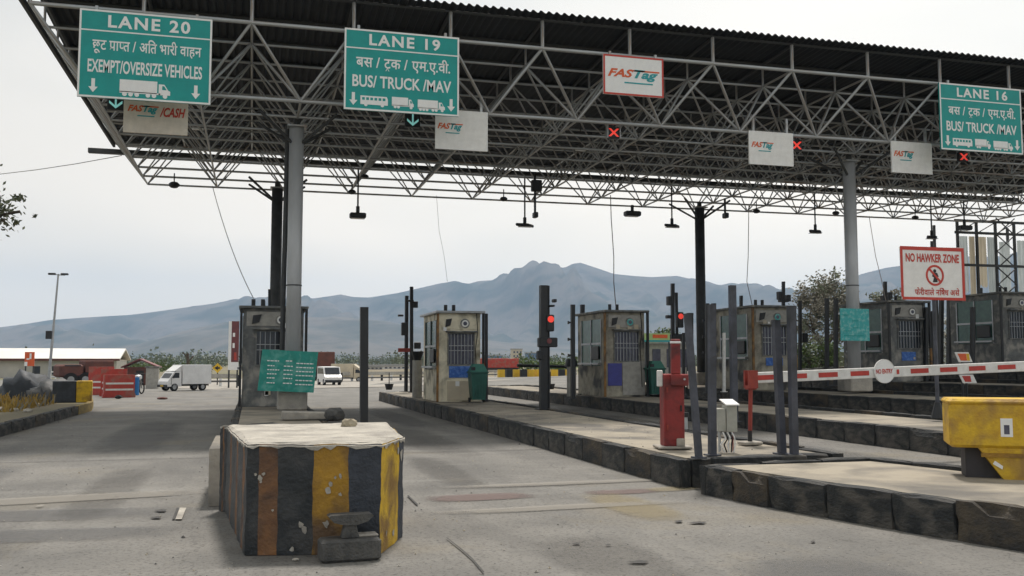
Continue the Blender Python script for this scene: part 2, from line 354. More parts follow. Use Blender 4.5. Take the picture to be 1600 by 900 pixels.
# repaired band, patches and joints of the carriageway
pg = lambda *uv: [tuple(gnd(u, v)[:2]) for u, v in uv]
def soft(name, col, sc_=3.0, strength=.85):
    m = bpy.data.materials.new(name); m.use_nodes = True; n = m.node_tree.nodes; l = m.node_tree.links; b = n['Principled BSDF']; b.inputs['Roughness'].default_value = .9
    b.inputs['Base Color'].default_value = (*col, 1); t = n.new('ShaderNodeTexCoord'); sp = n.new('ShaderNodeSeparateXYZ'); l.new(t.outputs['Generated'], sp.inputs[0])
    prod = None
    for ax in ('X', 'Y'):
        a = n.new('ShaderNodeMath'); a.operation = 'SUBTRACT'; a.inputs[0].default_value = 1; l.new(sp.outputs[ax], a.inputs[1])
        q = n.new('ShaderNodeMath'); q.operation = 'MULTIPLY'; l.new(sp.outputs[ax], q.inputs[0]); l.new(a.outputs[0], q.inputs[1])
        if prod is None: prod = q
        else:
            w_ = n.new('ShaderNodeMath'); w_.operation = 'MULTIPLY'; l.new(prod.outputs[0], w_.inputs[0]); l.new(q.outputs[0], w_.inputs[1]); prod = w_
    nz_ = n.new('ShaderNodeTexNoise'); nz_.inputs['Scale'].default_value = sc_; nz_.inputs['Detail'].default_value = 7; nz_.inputs['Roughness'].default_value = .7; l.new(t.outputs['Object'], nz_.inputs[0])
    e = n.new('ShaderNodeMath'); e.operation = 'MULTIPLY'; l.new(prod.outputs[0], e.inputs[0]); l.new(nz_.outputs['Fac'], e.inputs[1])
    mr_ = n.new('ShaderNodeMapRange'); mr_.interpolation_type = 'SMOOTHSTEP'; mr_.inputs['From Min'].default_value = .004; mr_.inputs['From Max'].default_value = .024; mr_.inputs['To Max'].default_value = strength; l.new(e.outputs[0], mr_.inputs[0])
    l.new(mr_.outputs[0], b.inputs['Alpha']); return m
st_dark = soft('oily_stain', (.09, .085, .08), 3.2, .26); st_grey = soft('grey_stain', (.14, .14, .142), 2.4, .4); st_red = soft('reddish_patch', (.17, .125, .115), 3, .75)
st_pale = soft('pale_mortar_stain', (.30, .28, .245), 2.5, .55); st_yel = soft('yellowish_sand', (.30, .25, .15), 4, .45)
def quadw(name, poly, m, dz):
    flat(name, poly, m, dz)
def band(name, uv0, uv1, wid, m, dz):
    a = gnd(*uv0).xy; b = gnd(*uv1).xy; d = (b-a).normalized(); p = Vector((-d.y, d.x))*wid/2
    flat(name, [tuple(a-p), tuple(b-p), tuple(b+p), tuple(a+p)], m, dz)
band('road_stain', (-250, 812), (300, 800), .75, st_grey, .004); band('road_stain', (-250, 845), (320, 830), .7, st_grey, .004)
band('road_stain', (-260, 800), (365, 765), .55, st_pale, .008)
band('road_stain', (655, 782), (840, 772), .55, st_red, .004); band('road_stain', (905, 771), (1040, 766), .5, st_red, .004)
band('road_stain', (640, 806), (1090, 782), .30, st_pale, .008); band('road_stain', (660, 765), (1080, 748), .3, st_pale, .008); band('road_stain', (1010, 768), (1090, 762), .35, st_yel, .010)
for x, y, w_, L_, m in ((3.3, 19, 1.3, 9, st_dark), (2.6, 13.5, .8, 5, st_dark), (3.9, 27, 1.2, 12, st_grey), (-2.2, 22, 1.6, 12, st_grey), (-3.6, 13, 1.2, 7, st_grey), (-1.6, 12.5, .8, 6, st_dark), (2.7, 7.2, 1.1, 2.2, st_dark), (4.0, 6.0, 1.5, 1.8, st_grey), (3.9, 9.6, .8, 2.4, st_yel), (1.4, 6.2, 1.1, 1.3, st_dark), (8.8, 15, 1.5, 9, st_grey), (9.2, 24, 1.0, 14, st_dark), (-2.8, 8.6, 2.4, 1.2, st_dark), (14, 24, 1.5, 16, st_dark)):
    flat('road_stain', [(x-w_/2, y-L_/2), (x+w_/2, y-L_/2), (x+w_/2, y+L_/2), (x-w_/2, y+L_/2)], m, .0125+.0006*x if False else .006)
for u, v, w_, h_ in ((251, 799, 20, 4), (243, 810, 20, 3), (1090, 818, 30, 3), (1270, 848, 8, 3), (997, 880, 34, 5), (900, 851, 14, 3), (950, 853, 10, 2), (1060, 816, 14, 3), (62, 792, 16, 5)):
    flat('road_pit', pg((u-w_/2, v), (u-w_*.2, v+h_/2), (u+w_*.3, v+h_/2), (u+w_/2, v-h_*.2), (u+w_*.1, v-h_/2)), joint_m if v != 792 else st_pale, .012)
flat('road_slot', pg((269, 813), (273, 813), (280, 795), (276, 795)), joint_m, .012)
flat('road_mark', pg((274, 813), (284, 813), (291, 795), (281, 795)), white_top, .012)
flat('road_crack', pg((697, 842), (698, 841.5), (722, 860), (739, 875), (757, 896), (755, 897), (737, 876), (720, 861)), joint_m, .012)
flat('road_crack', pg((636, 776), (638, 775), (654, 790), (651, 791)), joint_m, .012)
for y0 in (16.2, 21.5, 27, 33, 40, 48):
    flat('road_joint', [(-4.95, y0), (-.3, y0), (-.3, y0+.03), (-4.95, y0+.03)], joint_m, .004)
    flat('road_joint', [(1.5, y0), (4.95, y0), (4.95, y0+.03), (1.5, y0+.03)], joint_m, .004)
# pale apron beyond the booths
flat('road_apron', [(3, 60), (9, 60), (20, 70), (30, 75), (30, 96.5), (-9, 96.5), (-6, 66), (-2, 58)], road_l, .006)

# ------------------------------------------------------------------ islands with kerb stones
from mathutils import noise as mn
stone_mesh = []
def stone_geo(m, seed, chip=0):
    bm = bmesh.new(); bmesh.ops.create_cube(bm, size=1); bmesh.ops.subdivide_edges(bm, edges=bm.edges[:], cuts=3, use_grid_fill=True)
    for v in bm.verts:
        v.co.z += .5; q = Vector((v.co.x*3+seed*7, v.co.y*3, v.co.z*2)); d = mn.noise_vector(q)
        e = sum(1 for a in (abs(v.co.x) > .49, abs(v.co.y) > .49, v.co.z > .99) if a)
        k = .02+(.014+chip*max(0, d.y)*.3)*(e >= 2)
        v.co.x -= math.copysign(k*.4*(abs(v.co.x) > .49)*(e >= 2), v.co.x); v.co.y += d.y*.07-math.copysign(k*(e >= 2), v.co.y); v.co.z -= (v.co.z > .6)*(abs(d.z)*.05+k*(e >= 2)*.8)
    me = bpy.data.meshes.new('kerb_stone'); bm.to_mesh(me); bm.free(); me.materials.append(m); me.polygons.foreach_set('use_smooth', [False]*len(me.polygons)); return me
stone_mesh = [stone_geo(kerb_b, 1), stone_geo(kerb_y, 2), stone_geo(kerb_b, 3, 1), stone_geo(kerb_o, 4), stone_geo(kerb_y, 5, 1), stone_geo(kerb_b, 6, .6)]
def kerb_run(parent, p0, p1, hgt, wid, inward, step=.9, yellow_from=None):
    p0 = Vector(p0); p1 = Vector(p1); d = p1-p0; n = max(1, round(d.length/step)); s = d.length/n; a = math.atan2(d.y, d.x)
    for i in range(n):
        c = p0+d*((i+.5)/n)+Vector(inward)*(wid/2)
        k = 3 if (yellow_from is not None and i >= yellow_from) else random.choice((0, 1, 4, 5) if i % 2 else (0, 2, 5))
        o = link('kerb_stone', stone_mesh[k], parent)
        hh = hgt+random.uniform(-.012, .008)
        o.location = (c.x+random.uniform(-.008, .008), c.y, zg(c.x, c.y)-.06); o.scale = (s-.008, wid+random.uniform(-.01, .01), hh+.06)
        o.rotation_euler = (0, 0, a+random.uniform(-.006, .006))
def island(x0, x1, y0, y1, h):
    z = lambda x, y: zg(x, y)+h
    ys = lines(y0+.16, y1-.16, 3); mb = MB(); xa, xb = x0+.17, x1-.17
    for a, b in zip(ys, ys[1:]):
        vs = [(xa, a, z(x0, a)-.012), (xb, a, z(x0, a)-.012), (xb, b, z(x0, b)-.012), (xa, b, z(x0, b)-.012)]
        mb.add(vs+[(p, q, r-h) for p, q, r in vs], [(0, 1, 2, 3), (0, 3, 7, 4), (1, 5, 6, 2), (0, 4, 5, 1), (2, 6, 7, 3)], isl_m)
    o = mb.build('traffic_island', None, None, 'structure')
    kerb_run(o, (x0, y0, 0), (x0, y1, 0), h, .17, (1, 0, 0))
    kerb_run(o, (x1, y0, 0), (x1, y1, 0), h, .17, (-1, 0, 0))
    kerb_run(o, (x0+.18, y0, 0), (x1-.18, y0, 0), h, .16, (0, 1, 0), .6)
    kerb_run(o, (x0+.18, y1, 0), (x1-.18, y1, 0), h, .16, (0, -1, 0), .6)
    return o
IH = .36
ISL = [(-.40, 1.5, 12.75, 37.5), (4.98, 7.25, 10.75, 39.2), (10.3, 12.55, 9.0, 44), (15.6, 17.9, 12, 43), (20.9, 23.2, 14, 43), (26.4, 28.7, 16, 43)]
for a in ISL: island(*a, IH)
# flared approach slab in front of island two
sl = [(5.02, 10.3), (5.22, 9.1), (5.6, 7.6), (5.95, 6.4), (6.9, 4.2), (9.6, 4.2), (8.3, 6.6), (7.65, 8.9), (7.35, 10.35)]
mb = MB(); inner = [(5.19, 10.14), (5.39, 9.1), (5.77, 7.6), (6.12, 6.45), (7.02, 4.36), (9.4, 4.36), (8.15, 6.6), (7.49, 8.9), (7.2, 10.14)]
mb.prism(inner, 0, IH-.03, isl_m, isl_m)
slab = mb.build('approach_slab', None, None, 'structure')
for a, b in zip(sl, sl[1:]+sl[:1]):
    d = Vector((b[0]-a[0], b[1]-a[1], 0)).normalized(); inn = Vector((-d.y, d.x, 0)); 
    kerb_run(slab, (*a, 0), (*b, 0), IH-.02, .16, inn, .75)
# left verge with its kerb
verge = MB(); vpts = [(-5.05, 14), (-4.95, 24), (-4.9, 33.2), (-5.3, 36.2), (-6.6, 38), (-16, 38), (-16, 14)]
verge.prism([(x-.16 if x > -10 else x, y) for x, y in vpts], 0, .24, soil_m, soil_m)
vo = verge.build('roadside_verge', None, None, 'structure')
kerb_run(vo, (-5.05, 14, 0), (-4.95, 24, 0), .27, .17, (-1, 0, 0), 1.1); kerb_run(vo, (-4.95, 24, 0), (-4.9, 33.2, 0), .27, .17, (-1, 0, 0), 1.1, 6)
kerb_run(vo, (-4.9, 33.2, 0), (-5.3, 36.2, 0), .27, .17, (-1, 0, 0), 1, 0); kerb_run(vo, (-5.3, 36.2, 0), (-6.6, 38, 0), .27, .17, (-.8, -.6, 0), 1, 0)

# ------------------------------------------------------------------ hills
def ridge(name, prof, R0, R1, R2, seed, amp):
    rnd = random.Random(seed); ph = [rnd.uniform(0, 6.3) for _ in range(12)]
    def nse(a, t): return sum(math.sin(a*f+ph[i]+t*g)*w_ for i, (f, g, w_) in enumerate([(23, 2, .5), (51, 3, .28), (97, 5, .16), (171, 7, .1), (311, 9, .06)]))
    us = [prof[0][0]+(prof[-1][0]-prof[0][0])*i/620 for i in range(621)]
    def pv(u):
        for (a, b), (c, d) in zip(prof, prof[1:]):
            if u <= c: t = (u-a)/(c-a); return b+(d-b)*t
        return prof[-1][1]
    vs, n = [], len(us); T = [0, .12, .24, .36, .48, .6, .7, .8, .88, .95, 1, 1.15, 1.4, 1.8]
    for t in T:
        for u in us:
            x, y, z = ray(u, 568); L = math.hypot(x, y); x /= L; y /= L; ang = math.atan2(x, y)
            x2, y2, z2 = ray(u, pv(u)); el = z2/math.hypot(x2, y2)
            top = H+el*R1
            if t <= 1: r = R0+(R1-R0)*t; hgt = top*(t**1.35)*(1+amp*nse(ang, t*4)*(t*(1-t))*3)
            else: r = R1+(R2-R1)*(t-1)/.8; hgt = top*(1-(t-1)/.8)
            vs.append((x*r, y*r, hgt-3))
    fs = [(j*n+i, j*n+i+1, (j+1)*n+i+1, (j+1)*n+i) for j in range(len(T)-1) for i in range(n-1)]
    return MB().add(vs, fs, hill_m).build(name, None, None, 'structure', smooth=True)
main = [(-700, 535), (-300, 522), (0, 510), (32, 506), (75, 499), (130, 495), (200, 491), (240, 486), (290, 479), (340, 472), (400, 469), (450, 467), (490, 465), (512, 462), (531, 459), (550, 463), (575, 464), (620, 457), (660, 448), (690, 441), (712, 440), (740, 443), (775, 443), (790, 438), (815, 425), (838, 413), (850, 411), (868, 413.5), (882, 418), (896, 411), (908, 409.5), (922, 414), (960, 427), (990, 430), (1020, 432), (1060, 430), (1095, 438), (1120, 444), (1160, 448), (1200, 451), (1240, 452), (1280, 450), (1320, 440), (1350, 427), (1390, 417), (1430, 412), (1500, 404), (1568, 399), (1700, 392), (1900, 400), (2300, 430), (2900, 500)]
ridge('hills', main, 2600, 4800, 6500, 3, .8)
ridge('hills', [(-700, 540), (-200, 548), (60, 549), (150, 546), (215, 536), (260, 522), (300, 512), (350, 502), (420, 496), (520, 493), (600, 500), (680, 515), (760, 530), (860, 541), (1000, 546), (1300, 540), (1700, 525), (2300, 540)], 1900, 3000, 3800, 9, .4)

# ------------------------------------------------------------------ canopy: a double-layer space frame under corrugated sheets
cw = thing('toll_canopy', 'wide toll plaza canopy of grey steel space frame under dark corrugated sheets spanning all lanes', 'canopy', (1.0, 24.6, 0))
CO = Vector(cw.location)
SX, SY, XL0, YL0, ZL, ZU = 2.32, 1.53, .99, 23.03, 7.74, 9.29
KX = range(-2, 14); NJ = 9
Lp = lambda i, k: Vector((XL0+SX*k, YL0+SY*i, ZL))
Up = lambda j, k: Vector((XL0-SX/2+SX*k, YL0-SY/2+SY*j, ZU))
ZR = lambda y: 10.05-.045*(y-22.2)
mem = {'chord': [], 'brace': [], 'post': [], 'rafter': [], 'purlin': []}
for i in range(NJ):
    for k in KX:
        if k < 13: mem['chord'].append((Lp(i, k), Lp(i, k+1), .05 if i < 1 else .036))
        if i < NJ-1: mem['chord'].append((Lp(i, k), Lp(i+1, k), .03))
        for a in (0, 1):
            for b in (0, 1): mem['brace'].append((Lp(i, k), Up(i+a, k+b), (.024 if i > 1 else .028) if i else .04))
for j in range(NJ+1):
    for k in list(KX)+[14]:
        if k < 14: mem['chord'].append((Up(j, k), Up(j, k+1), .05 if j < 1 else .034))
        if j < NJ: mem['chord'].append((Up(j, k), Up(j+1, k), .03))
        p = Up(j, k); mem['post'].append((p, Vector((p.x, p.y, ZR(p.y)-.06)), .046 if j < 1 else .03))
        if j < NJ: q = Up(j+1, k); mem['rafter'].append((Vector((p.x, p.y, ZR(p.y)-.07)), Vector((q.x, q.y, ZR(q.y)-.07)), .045))
    for k in list(KX):
        p = Up(j, k); q = Up(j, k+1); mem['purlin'].append((Vector((p.x, p.y, ZR(p.y)-.04)), Vector((q.x, q.y, ZR(q.y)-.04)), .035))
unit = {}
def unitcyl(m):
    if m not in unit:
        me = bpy.data.meshes.new('truss_tube'); b = MB().tube((0, 0, 0), (0, 0, 1), 1, m, 7); me.from_pydata(b.v, [], b.f); me.materials.append(m)
        me.polygons.foreach_set('use_smooth', [len(p.vertices) == 4 for p in me.polygons]); unit[m] = me
    return unit[m]
for kind, lst in mem.items():
    lst.sort(key=lambda t: ((t[0]+t[1])/2-Vector((0, 0, H))).length)
    mm = truss_m if kind in ('chord', 'brace', 'post') else truss_d
    for a, b, r in lst[:290]:
        o = link(kind, unitcyl(mm), cw); d = b-a
        o.rotation_mode = 'QUATERNION'; o.rotation_quaternion = d.to_track_quat('Z', 'Y'); o.location = a-CO; o.scale = (r, r, d.length)
    if lst[290:]:
        mb = MB()
        for a, b, r in lst[290:]: mb.tube(a-CO, b-CO, r, mm, 5)
        mb.build(kind, cw, None, 'stuff')
# node balls of the two front rows
mb = MB()
# roof sheet
def corrugated(x0, x1, ys, zf, amp, per, m):
    n = int((x1-x0)/per*5); vs = []; nx = n+1
    for y in ys:
        for i in range(nx):
            x = x0+(x1-x0)*i/n; ph = (x/per) % 1
            c = min(1, max(-1, 2.2*math.sin(2*PI*ph))); vs.append((x-CO.x, y-CO.y, zf(y)+amp*c))
    fs = [(j*nx+i, j*nx+i+1, (j+1)*nx+i+1, (j+1)*nx+i) for j in range(len(ys)-1) for i in range(nx-1)]
    return vs, fs
for a, b in zip((21.88, 26.9, 31.9), (27.35, 32.35, 36.9)):
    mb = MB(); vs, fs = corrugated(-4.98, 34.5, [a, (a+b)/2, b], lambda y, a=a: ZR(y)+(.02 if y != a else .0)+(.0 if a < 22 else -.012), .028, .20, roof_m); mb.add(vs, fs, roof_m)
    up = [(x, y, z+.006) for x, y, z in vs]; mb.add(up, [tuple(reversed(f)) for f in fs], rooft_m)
    mb.build('roof_sheet', cw, smooth=False)
g = MB(); zr = ZR(36.9)-.18
g.box(-5.85-CO.x, 34.5-CO.x, 36.75-CO.y, 37.0-CO.y, zr-.14, zr+.02, truss_d); g.build('gutter', cw)
g = MB(); g.box(-5.02-CO.x, -4.94-CO.x, 21.9-CO.y, 36.8-CO.y, 9.30, 9.44, truss_d); g.build('edge_beam', cw)
# lower left edge chord seen black against the sky
# columns
def column(x, y, zb, m=col_m, h=7.5, ped=True):
    mb = MB(); mb.tube((x-CO.x, y-CO.y, zb), (x-CO.x, y-CO.y, h), .185, m, 28)
    o = mb.build('column', cw, smooth=False)
    for p in o.data.polygons: p.use_smooth = len(p.vertices) == 4
    c = MB(); c.box(x-CO.x-.24, x-CO.x+.24, y-CO.y-.24, y-CO.y+.24, h, h+.04, truss_m)
    for sx in (-1, 1):
        for sy in (-1, 1): c.tube((x-CO.x, y-CO.y, h-.5), (x-CO.x+sx*.95, y-CO.y+sy*.7, ZL), .04, truss_d, 6)
    c.tube((x-CO.x, y-CO.y, h), (x-CO.x, y-CO.y, ZL), .09, truss_d, 8)
    c.build('column_head', o)
    if ped:
        MB().box(x-CO.x-.36, x-CO.x+.36, y-CO.y-.36, y-CO.y+.36, zb, zb+.5, conc_m, .03).build('pedestal', o)
    MB().tube((x-CO.x, y-CO.y, zb+3.1), (x-CO.x, y-CO.y, zb+3.13), .195, truss_d, 28).build('band', o)
    return o
oc = column(.98, 24.75, IH-.01); MB().tube((.98-.27-CO.x, 24.95-CO.y, IH), (.98-.22-CO.x, 24.95-CO.y, 7.6), .065, truss_d, 10).build('dark_side_tube', oc); column(17.12, 24.75, zg(17.1)+IH-.01, ped=True)  # dark tube added for the dark stripe along the front column's left edge
column(.72, 33.7, IH-.01, truss_d); column(16.62, 33.7, zg(16.6)+IH-.01, truss_d)
column(32.6, 24.75, 1, truss_d, ped=False)

# ------------------------------------------------------------------ overhead signs
def board(name, label, cat, TL, BL, uR, Y, group=None, w=None):
    a = at(*TL, Y); b = at(*BL, Y); x0 = b.x; x1 = at(uR, BL[1], Y).x if w is None else x0+w
    t = thing(name, label, cat, ((x0+x1)/2, Y, b.z), 0, group)
    return t, (x1-x0), a.z-b.z
def hangers(t, W, Hh, Y, ztop):
    mb = MB()
    for s in (-.38, .38): mb.box(W*s-.03, W*s+.03, .03, .09, .1, Hh+ztop, truss_m)
    mb.build('hanger', t)
def frame(t, W, Hh, m, th=.045, name='border', y=-.004):
    mb = MB(); x = W/2
    mb.box(-x, x, y, .001, Hh-th, Hh, m).box(-x, x, y, .001, 0, th, m).box(-x, -x+th, y, .001, th, Hh-th, m).box(x-th, x, y, .001, th, Hh-th, m)
    return mb.build(name, t)
def panel(t, W, Hh, m, name='panel', d=.05):
    return MB().box(-W/2, W/2, 0, d, 0, Hh, m).build(name, t)
def arrow(t, x, z, s, m, y=-.004):
    MB().plate([(x-.1*s, z+.5*s), (x-.1*s, z), (x-.26*s, z), (x, z-.34*s), (x+.26*s, z), (x+.1*s, z), (x+.1*s, z+.5*s)], y, .001, m).build('arrow', t)
def wheel2(mb, x, z, r, m): mb.disc(x, z, r, -.006, .001, m, 14)
def pict_truck(t, x, z, L, h, n=1, bus=False):
    mb = MB()
    if bus:
        mb.plate([(x, z+.18*h), (x, z+h), (x+L*.96, z+h), (x+L, z+.75*h), (x+L, z+.18*h)], -.004, .001, white_m)
        for i in range(6): mb.plate([(x+L*(.06+i*.15), z+.6*h), (x+L*(.16+i*.15), z+.6*h), (x+L*(.16+i*.15), z+.85*h), (x+L*(.06+i*.15), z+.85*h)], -.006, -.003, teal_m)
        for q in (.2, .8): wheel2(mb, x+L*q, z+.16*h, .16*h, white_m)
    else:
        mb.plate([(x, z+.25*h), (x, z+h), (x+L*.74, z+h), (x+L*.74, z+.25*h)], -.004, .001, white_m)
        mb.plate([(x+L*.77, z+.2*h), (x+L*.77, z+.85*h), (x+L*.88, z+.85*h), (x+L*.96, z+.5*h), (x+L, z+.45*h), (x+L, z+.2*h)], -.004, .001, white_m)
        mb.plate([(x+L*.84, z+.52*h), (x+L*.84, z+.75*h), (x+L*.88, z+.75*h), (x+L*.93, z+.52*h)], -.006, -.003, teal_m)
        mb.box(x, x+L*.8, -.004, .001, z+.2*h, z+.3*h, white_m)
        for q in ((.1, .22, .34, .56, .68, .9) if n > 1 else (.15, .3, .88)): wheel2(mb, x+L*q, z+.13*h, .13*h, white_m)
    mb.build('vehicle_pictogram', t)
def lane_sign(num, label, TL, BL, uR, hindi, eng, w=None, veh='three'):
    t, W, Hh = board('lane_sign', label, 'sign', TL, BL, uR, 22.0, 'green lane signs hung along the canopy front', w)
    panel(t, W, Hh, teal_m); frame(t, W, Hh, white_m, .04); hangers(t, W, Hh, 22, .1)
    MB().box(-W/2+.04, W/2-.04, -.004, .001, Hh*.755, Hh*.755+.03, white_m).build('divider', t)
    lettering(t, 'LANE '+num, white_m, -W*.29, W*.33, Hh*.805, Hh*.95, -.004, bold=.028, spacing=1.2)
    lettering(t, hindi, white_m, -W*.40, W*.42, Hh*.50, Hh*.70, -.004)
    lettering(t, eng, white_m, -W*.43, W*.43, Hh*.285, Hh*.435, -.004, bold=.022)
    s = Hh*.17
    arrow(t, -W*.42 if veh == 'three' else -W*.385, Hh*.12, s*1.1, white_m); arrow(t, W*.43 if veh == 'three' else W*.385, Hh*.12, s*1.1, white_m)
    if veh == 'three':
        pict_truck(t, -W*.36, Hh*.05, W*.235, Hh*.13, bus=True); pict_truck(t, -W*.09, Hh*.05, W*.19, Hh*.14); pict_truck(t, W*.135, Hh*.04, W*.24, Hh*.14, 2)
    else: pict_truck(t, -W*.19, Hh*.035, W*.38, Hh*.19, 2)
    return W
Wl = lane_sign('20', 'green LANE 20 sign for exempt and oversize vehicles, with one long truck symbol', (120, 12), (120, 150), 329,
          ['छ', 'ू', 'ट', ' ', 'प', 'ra', 'ा', ('half', 'प'), 'त', ' ', '/', ' ', 'अ', 'ि', 'त', ' ', 'भ', 'ा', 'र', 'ी', ' ', 'व', 'ा', 'ह', 'न'], 'EXEMPT/OVERSIZE VEHICLES', veh='one')
W19 = lane_sign('19', 'green LANE 19 sign for bus, truck and MAV with three vehicle symbols', (539, 43), (537, 170), 717,
          ['ब', 'स', ' ', '/', ' ', 'ट', 'tra', 'क', ' ', '/', ' ', 'ए', 'म', '.', 'ए', '.', 'व', 'ी', '.'], 'BUS/ TRUCK /MAV')
lane_sign('16', 'green LANE 16 sign cut off by the right edge of the photo', (1471, 129), (1471, 233), 1568,
          ['ब', 'स', ' ', '/', ' ', 'ट', 'tra', 'क', ' ', '/', ' ', 'ए', 'म', '.', 'ए', '.', 'व', 'ी', '.'], 'BUS/ TRUCK /MAV', w=W19)
def logo(t, x0, x1, z0, z1, sub=True):
    xm = x0+(x1-x0)*.5; xe = x1-(x1-x0)*.03
    lettering(t, 'FAS', orange_m, x0, xm, z0+(z1-z0)*.25, z1, -.006, name='logo_lettering', shear=.35, bold=.035)
    lettering(t, 'Tag', tealt_m, xm+.005, xe, z0, z1*1.0, -.006, name='logo_lettering', shear=.35, bold=.035)
    MB().box(xm-.02, x1, -.006, .001, z1-(z1-z0)*.16, z1-(z1-z0)*.03, orange_m).build('logo_bar', t)
    if sub: MB().box(xm-(x1-x0)*.18, xe-(x1-x0)*.1, -.006, .001, z0-(z1-z0)*.28, z0-(z1-z0)*.16, tealt_m).build('logo_underline', t)
GF = 'small toll tag boards hung below the canopy truss'
t, W, Hh = board('tag_sign', 'dusty beige board with tag logo and the word CASH, below the LANE 20 sign', 'sign', (194, 152), (192, 206), 293, 22.9, GF)
panel(t, W, Hh, beige_m); logo(t, -W*.44, W*.04, Hh*.55, Hh*.80); lettering(t, '/CASH', red_m, W*.06, W*.46, Hh*.5, Hh*.78, -.006, shear=.3, bold=.03); hangers(t, W, Hh, 23, .5)
t, W, Hh = board('tag_sign', 'white tag logo board at the lower right corner of the LANE 19 sign', 'sign', (681, 170), (680, 232), 762, 22.9, GF)
panel(t, W, Hh, wback_m); logo(t, -W*.46, W*.02, Hh*.46, Hh*.66); frame(t, W, Hh, white_m, .025); hangers(t, W, Hh, 23, .4)
t, W, Hh = board('tag_sign', 'white tag logo board with a thick red border, highest on the truss front', 'sign', (944, 84), (943, 146), 1037, 22.0, GF)
panel(t, W, Hh, white_m); frame(t, W, Hh, red_m, .045); logo(t, -W*.43, W*.43, Hh*.38, Hh*.66); hangers(t, W, Hh, 22, .1)
t, W, Hh = board('tag_sign', 'white tag logo board with a red cross signal at its right edge', 'sign', (1172, 204), (1171, 256), 1240, 22.9, GF)
panel(t, W, Hh, wback_m); logo(t, -W*.45, W*.05, Hh*.46, Hh*.68); frame(t, W, Hh, white_m, .025); hangers(t, W, Hh, 23, .4)
t, W, Hh = board('tag_sign', 'white tag logo board right of the right column, left of the LANE 16 sign', 'sign', (1394, 220), (1394, 269), 1457, 22.9, GF)
panel(t, W, Hh, wback_m); logo(t, -W*.45, W*.05, Hh*.46, Hh*.70); frame(t, W, Hh, white_m, .025); hangers(t, W, Hh, 23, .4)
# lane signals
def signal(u, v, label, red, s=.34, fr=False):
    p = at(u, v, 23.3); t = thing('lane_signal', label, 'signal', (p.x, p.y, p.z-s/2), 0, 'lane signals under the canopy')
    if not red: del t['group']
    MB().box(-s*.55, s*.55, 0, .12, 0, s, blackp, .01).build('housing', t)
    MB().box(-.02, .02, .05, .09, s, 7.95-p.z+s/2, truss_d).build('hanger', t)
    mb = MB()
    if red:
        for q in (-1, 1): mb.plate([(-q*s*.38-.035, s*.15), (-q*s*.38+.035, s*.15), (q*s*.38+.035, s*.85), (q*s*.38-.035, s*.85)] if q > 0 else [(q*-s*.38-.035, s*.15), (q*-s*.38+.035, s*.15), (q*s*.38+.035, s*.85), (q*s*.38-.035, s*.85)], -.012-.004*q, .001, redlamp)
        mb.build('red_cross', t)
        if fr: frame_ = MB().box(-s*.62, -s*.54, -.03, .1, 0, s*1.15, truss_m).box(s*.54, s*.62, -.03, .1, 0, s*1.15, truss_m).build('bracket', t)
    else:
        mb.box(-.02, .02, -.012, .001, s*.2, s*1.0, greenlamp)
        for q in (-1, 1): mb.plate([(0, s*.08), (0, s*.26), (q*s*.42, s*.62), (q*s*.42, s*.44)], -.014-.004*q, .001, greenlamp)
        mb.build('green_arrow', t)
signal(181, 160, 'lit pale green down arrow under the leftmost lane sign, beside the beige board', False)
signal(645, 188, 'lit pale green down arrow under the second lane sign, beside a white tag board', False)
signal(959, 207, 'lit red signal below the red bordered tag board', True, .30, True)
signal(1245, 227, 'lit red cross signal beside a white tag board, left of the right column', True, .30)
signal(1506, 245, 'lit red cross signal just under the LANE 16 sign', True, .28)

# ------------------------------------------------------------------ hanging lamps and cameras
def floodlight(u, v, vtop, label, wpx=25, Y=31, tilt=.0, rz=0, flat=False):
    p = at(u, v, Y); ww = wpx*Y/1500; zt = min(at(u, vtop, Y).z, ZL+.05)
    t = thing('floodlight', label, 'floodlight', p, rz, 'floodlights hanging from the canopy')
    hh = .09 if flat else .17
    b = MB().box(-ww/2, ww/2, -.16, .16, -hh/2, hh/2, blackp, .03)
    if flat: b.v = [(x+(.12 if y > 0 else -.12)*1, y*1.3, z) for x, y, z in b.v]
    b.build('lamp_head', t)
    MB().box(-ww*.42, ww*.42, -.13, .13, -hh/2-.012, -hh/2+.001, vioglass).build('glass', t)
    if zt-p.z > .1: MB().tube((0, 0, hh/2), (0, 0, zt-p.z), .028, blackp, 6).tube((0, 0, hh/2), (0, 0, hh/2+.22), .06, blackp, 6).build('drop_rod', t)
floodlight(559, 337, 240, 'floodlight on a rod right of the left column, box shaped', 25)
floodlight(820, 352, 240, 'tilted floodlight on a short rod, left of the hanging camera pole', 24, flat=True)
floodlight(988, 334, 326, 'bulky floodlight close under the truss between the two white wires', 27)
floodlight(1050, 353, 240, 'thin floodlight on a rod just left of the rear dark column', 24, flat=True)
floodlight(1274, 362, 240, 'tilted floodlight on a long rod just left of the right column', 24, flat=True)
floodlight(1456, 371, 240, 'floodlight on a rod directly above the no hawker sign', 22, flat=True)
floodlight(1507, 356, 300, 'dark floodlight at the left edge of the scaffold tower', 26)
def dome(u, v, label, r=.11, Y=33):
    p = at(u, v, Y); mb = MB()
    for i in range(5):
        a0, a1 = -PI/2+PI*i/5, -PI/2+PI*(i+1)/5
        mb.tube((0, 0, r*.8*math.sin(a0)), (0, 0, r*.8*math.sin(a1)), max(.003, r*1.3*math.cos(a0)), blackp, 12, max(.003, r*1.3*math.cos(a1)))
    mb.tube((0, 0, 0), (0, 0, max(.05, ZL-p.z)), .02, blackp, 6)
    o = mb.build('high_bay_lamp', loc=p); tag(o, label, 'lamp', 'round lamps clipped to the rear truss')
dome(272, 289, 'small round lamp under the rear truss, leftmost of its kind', .14)
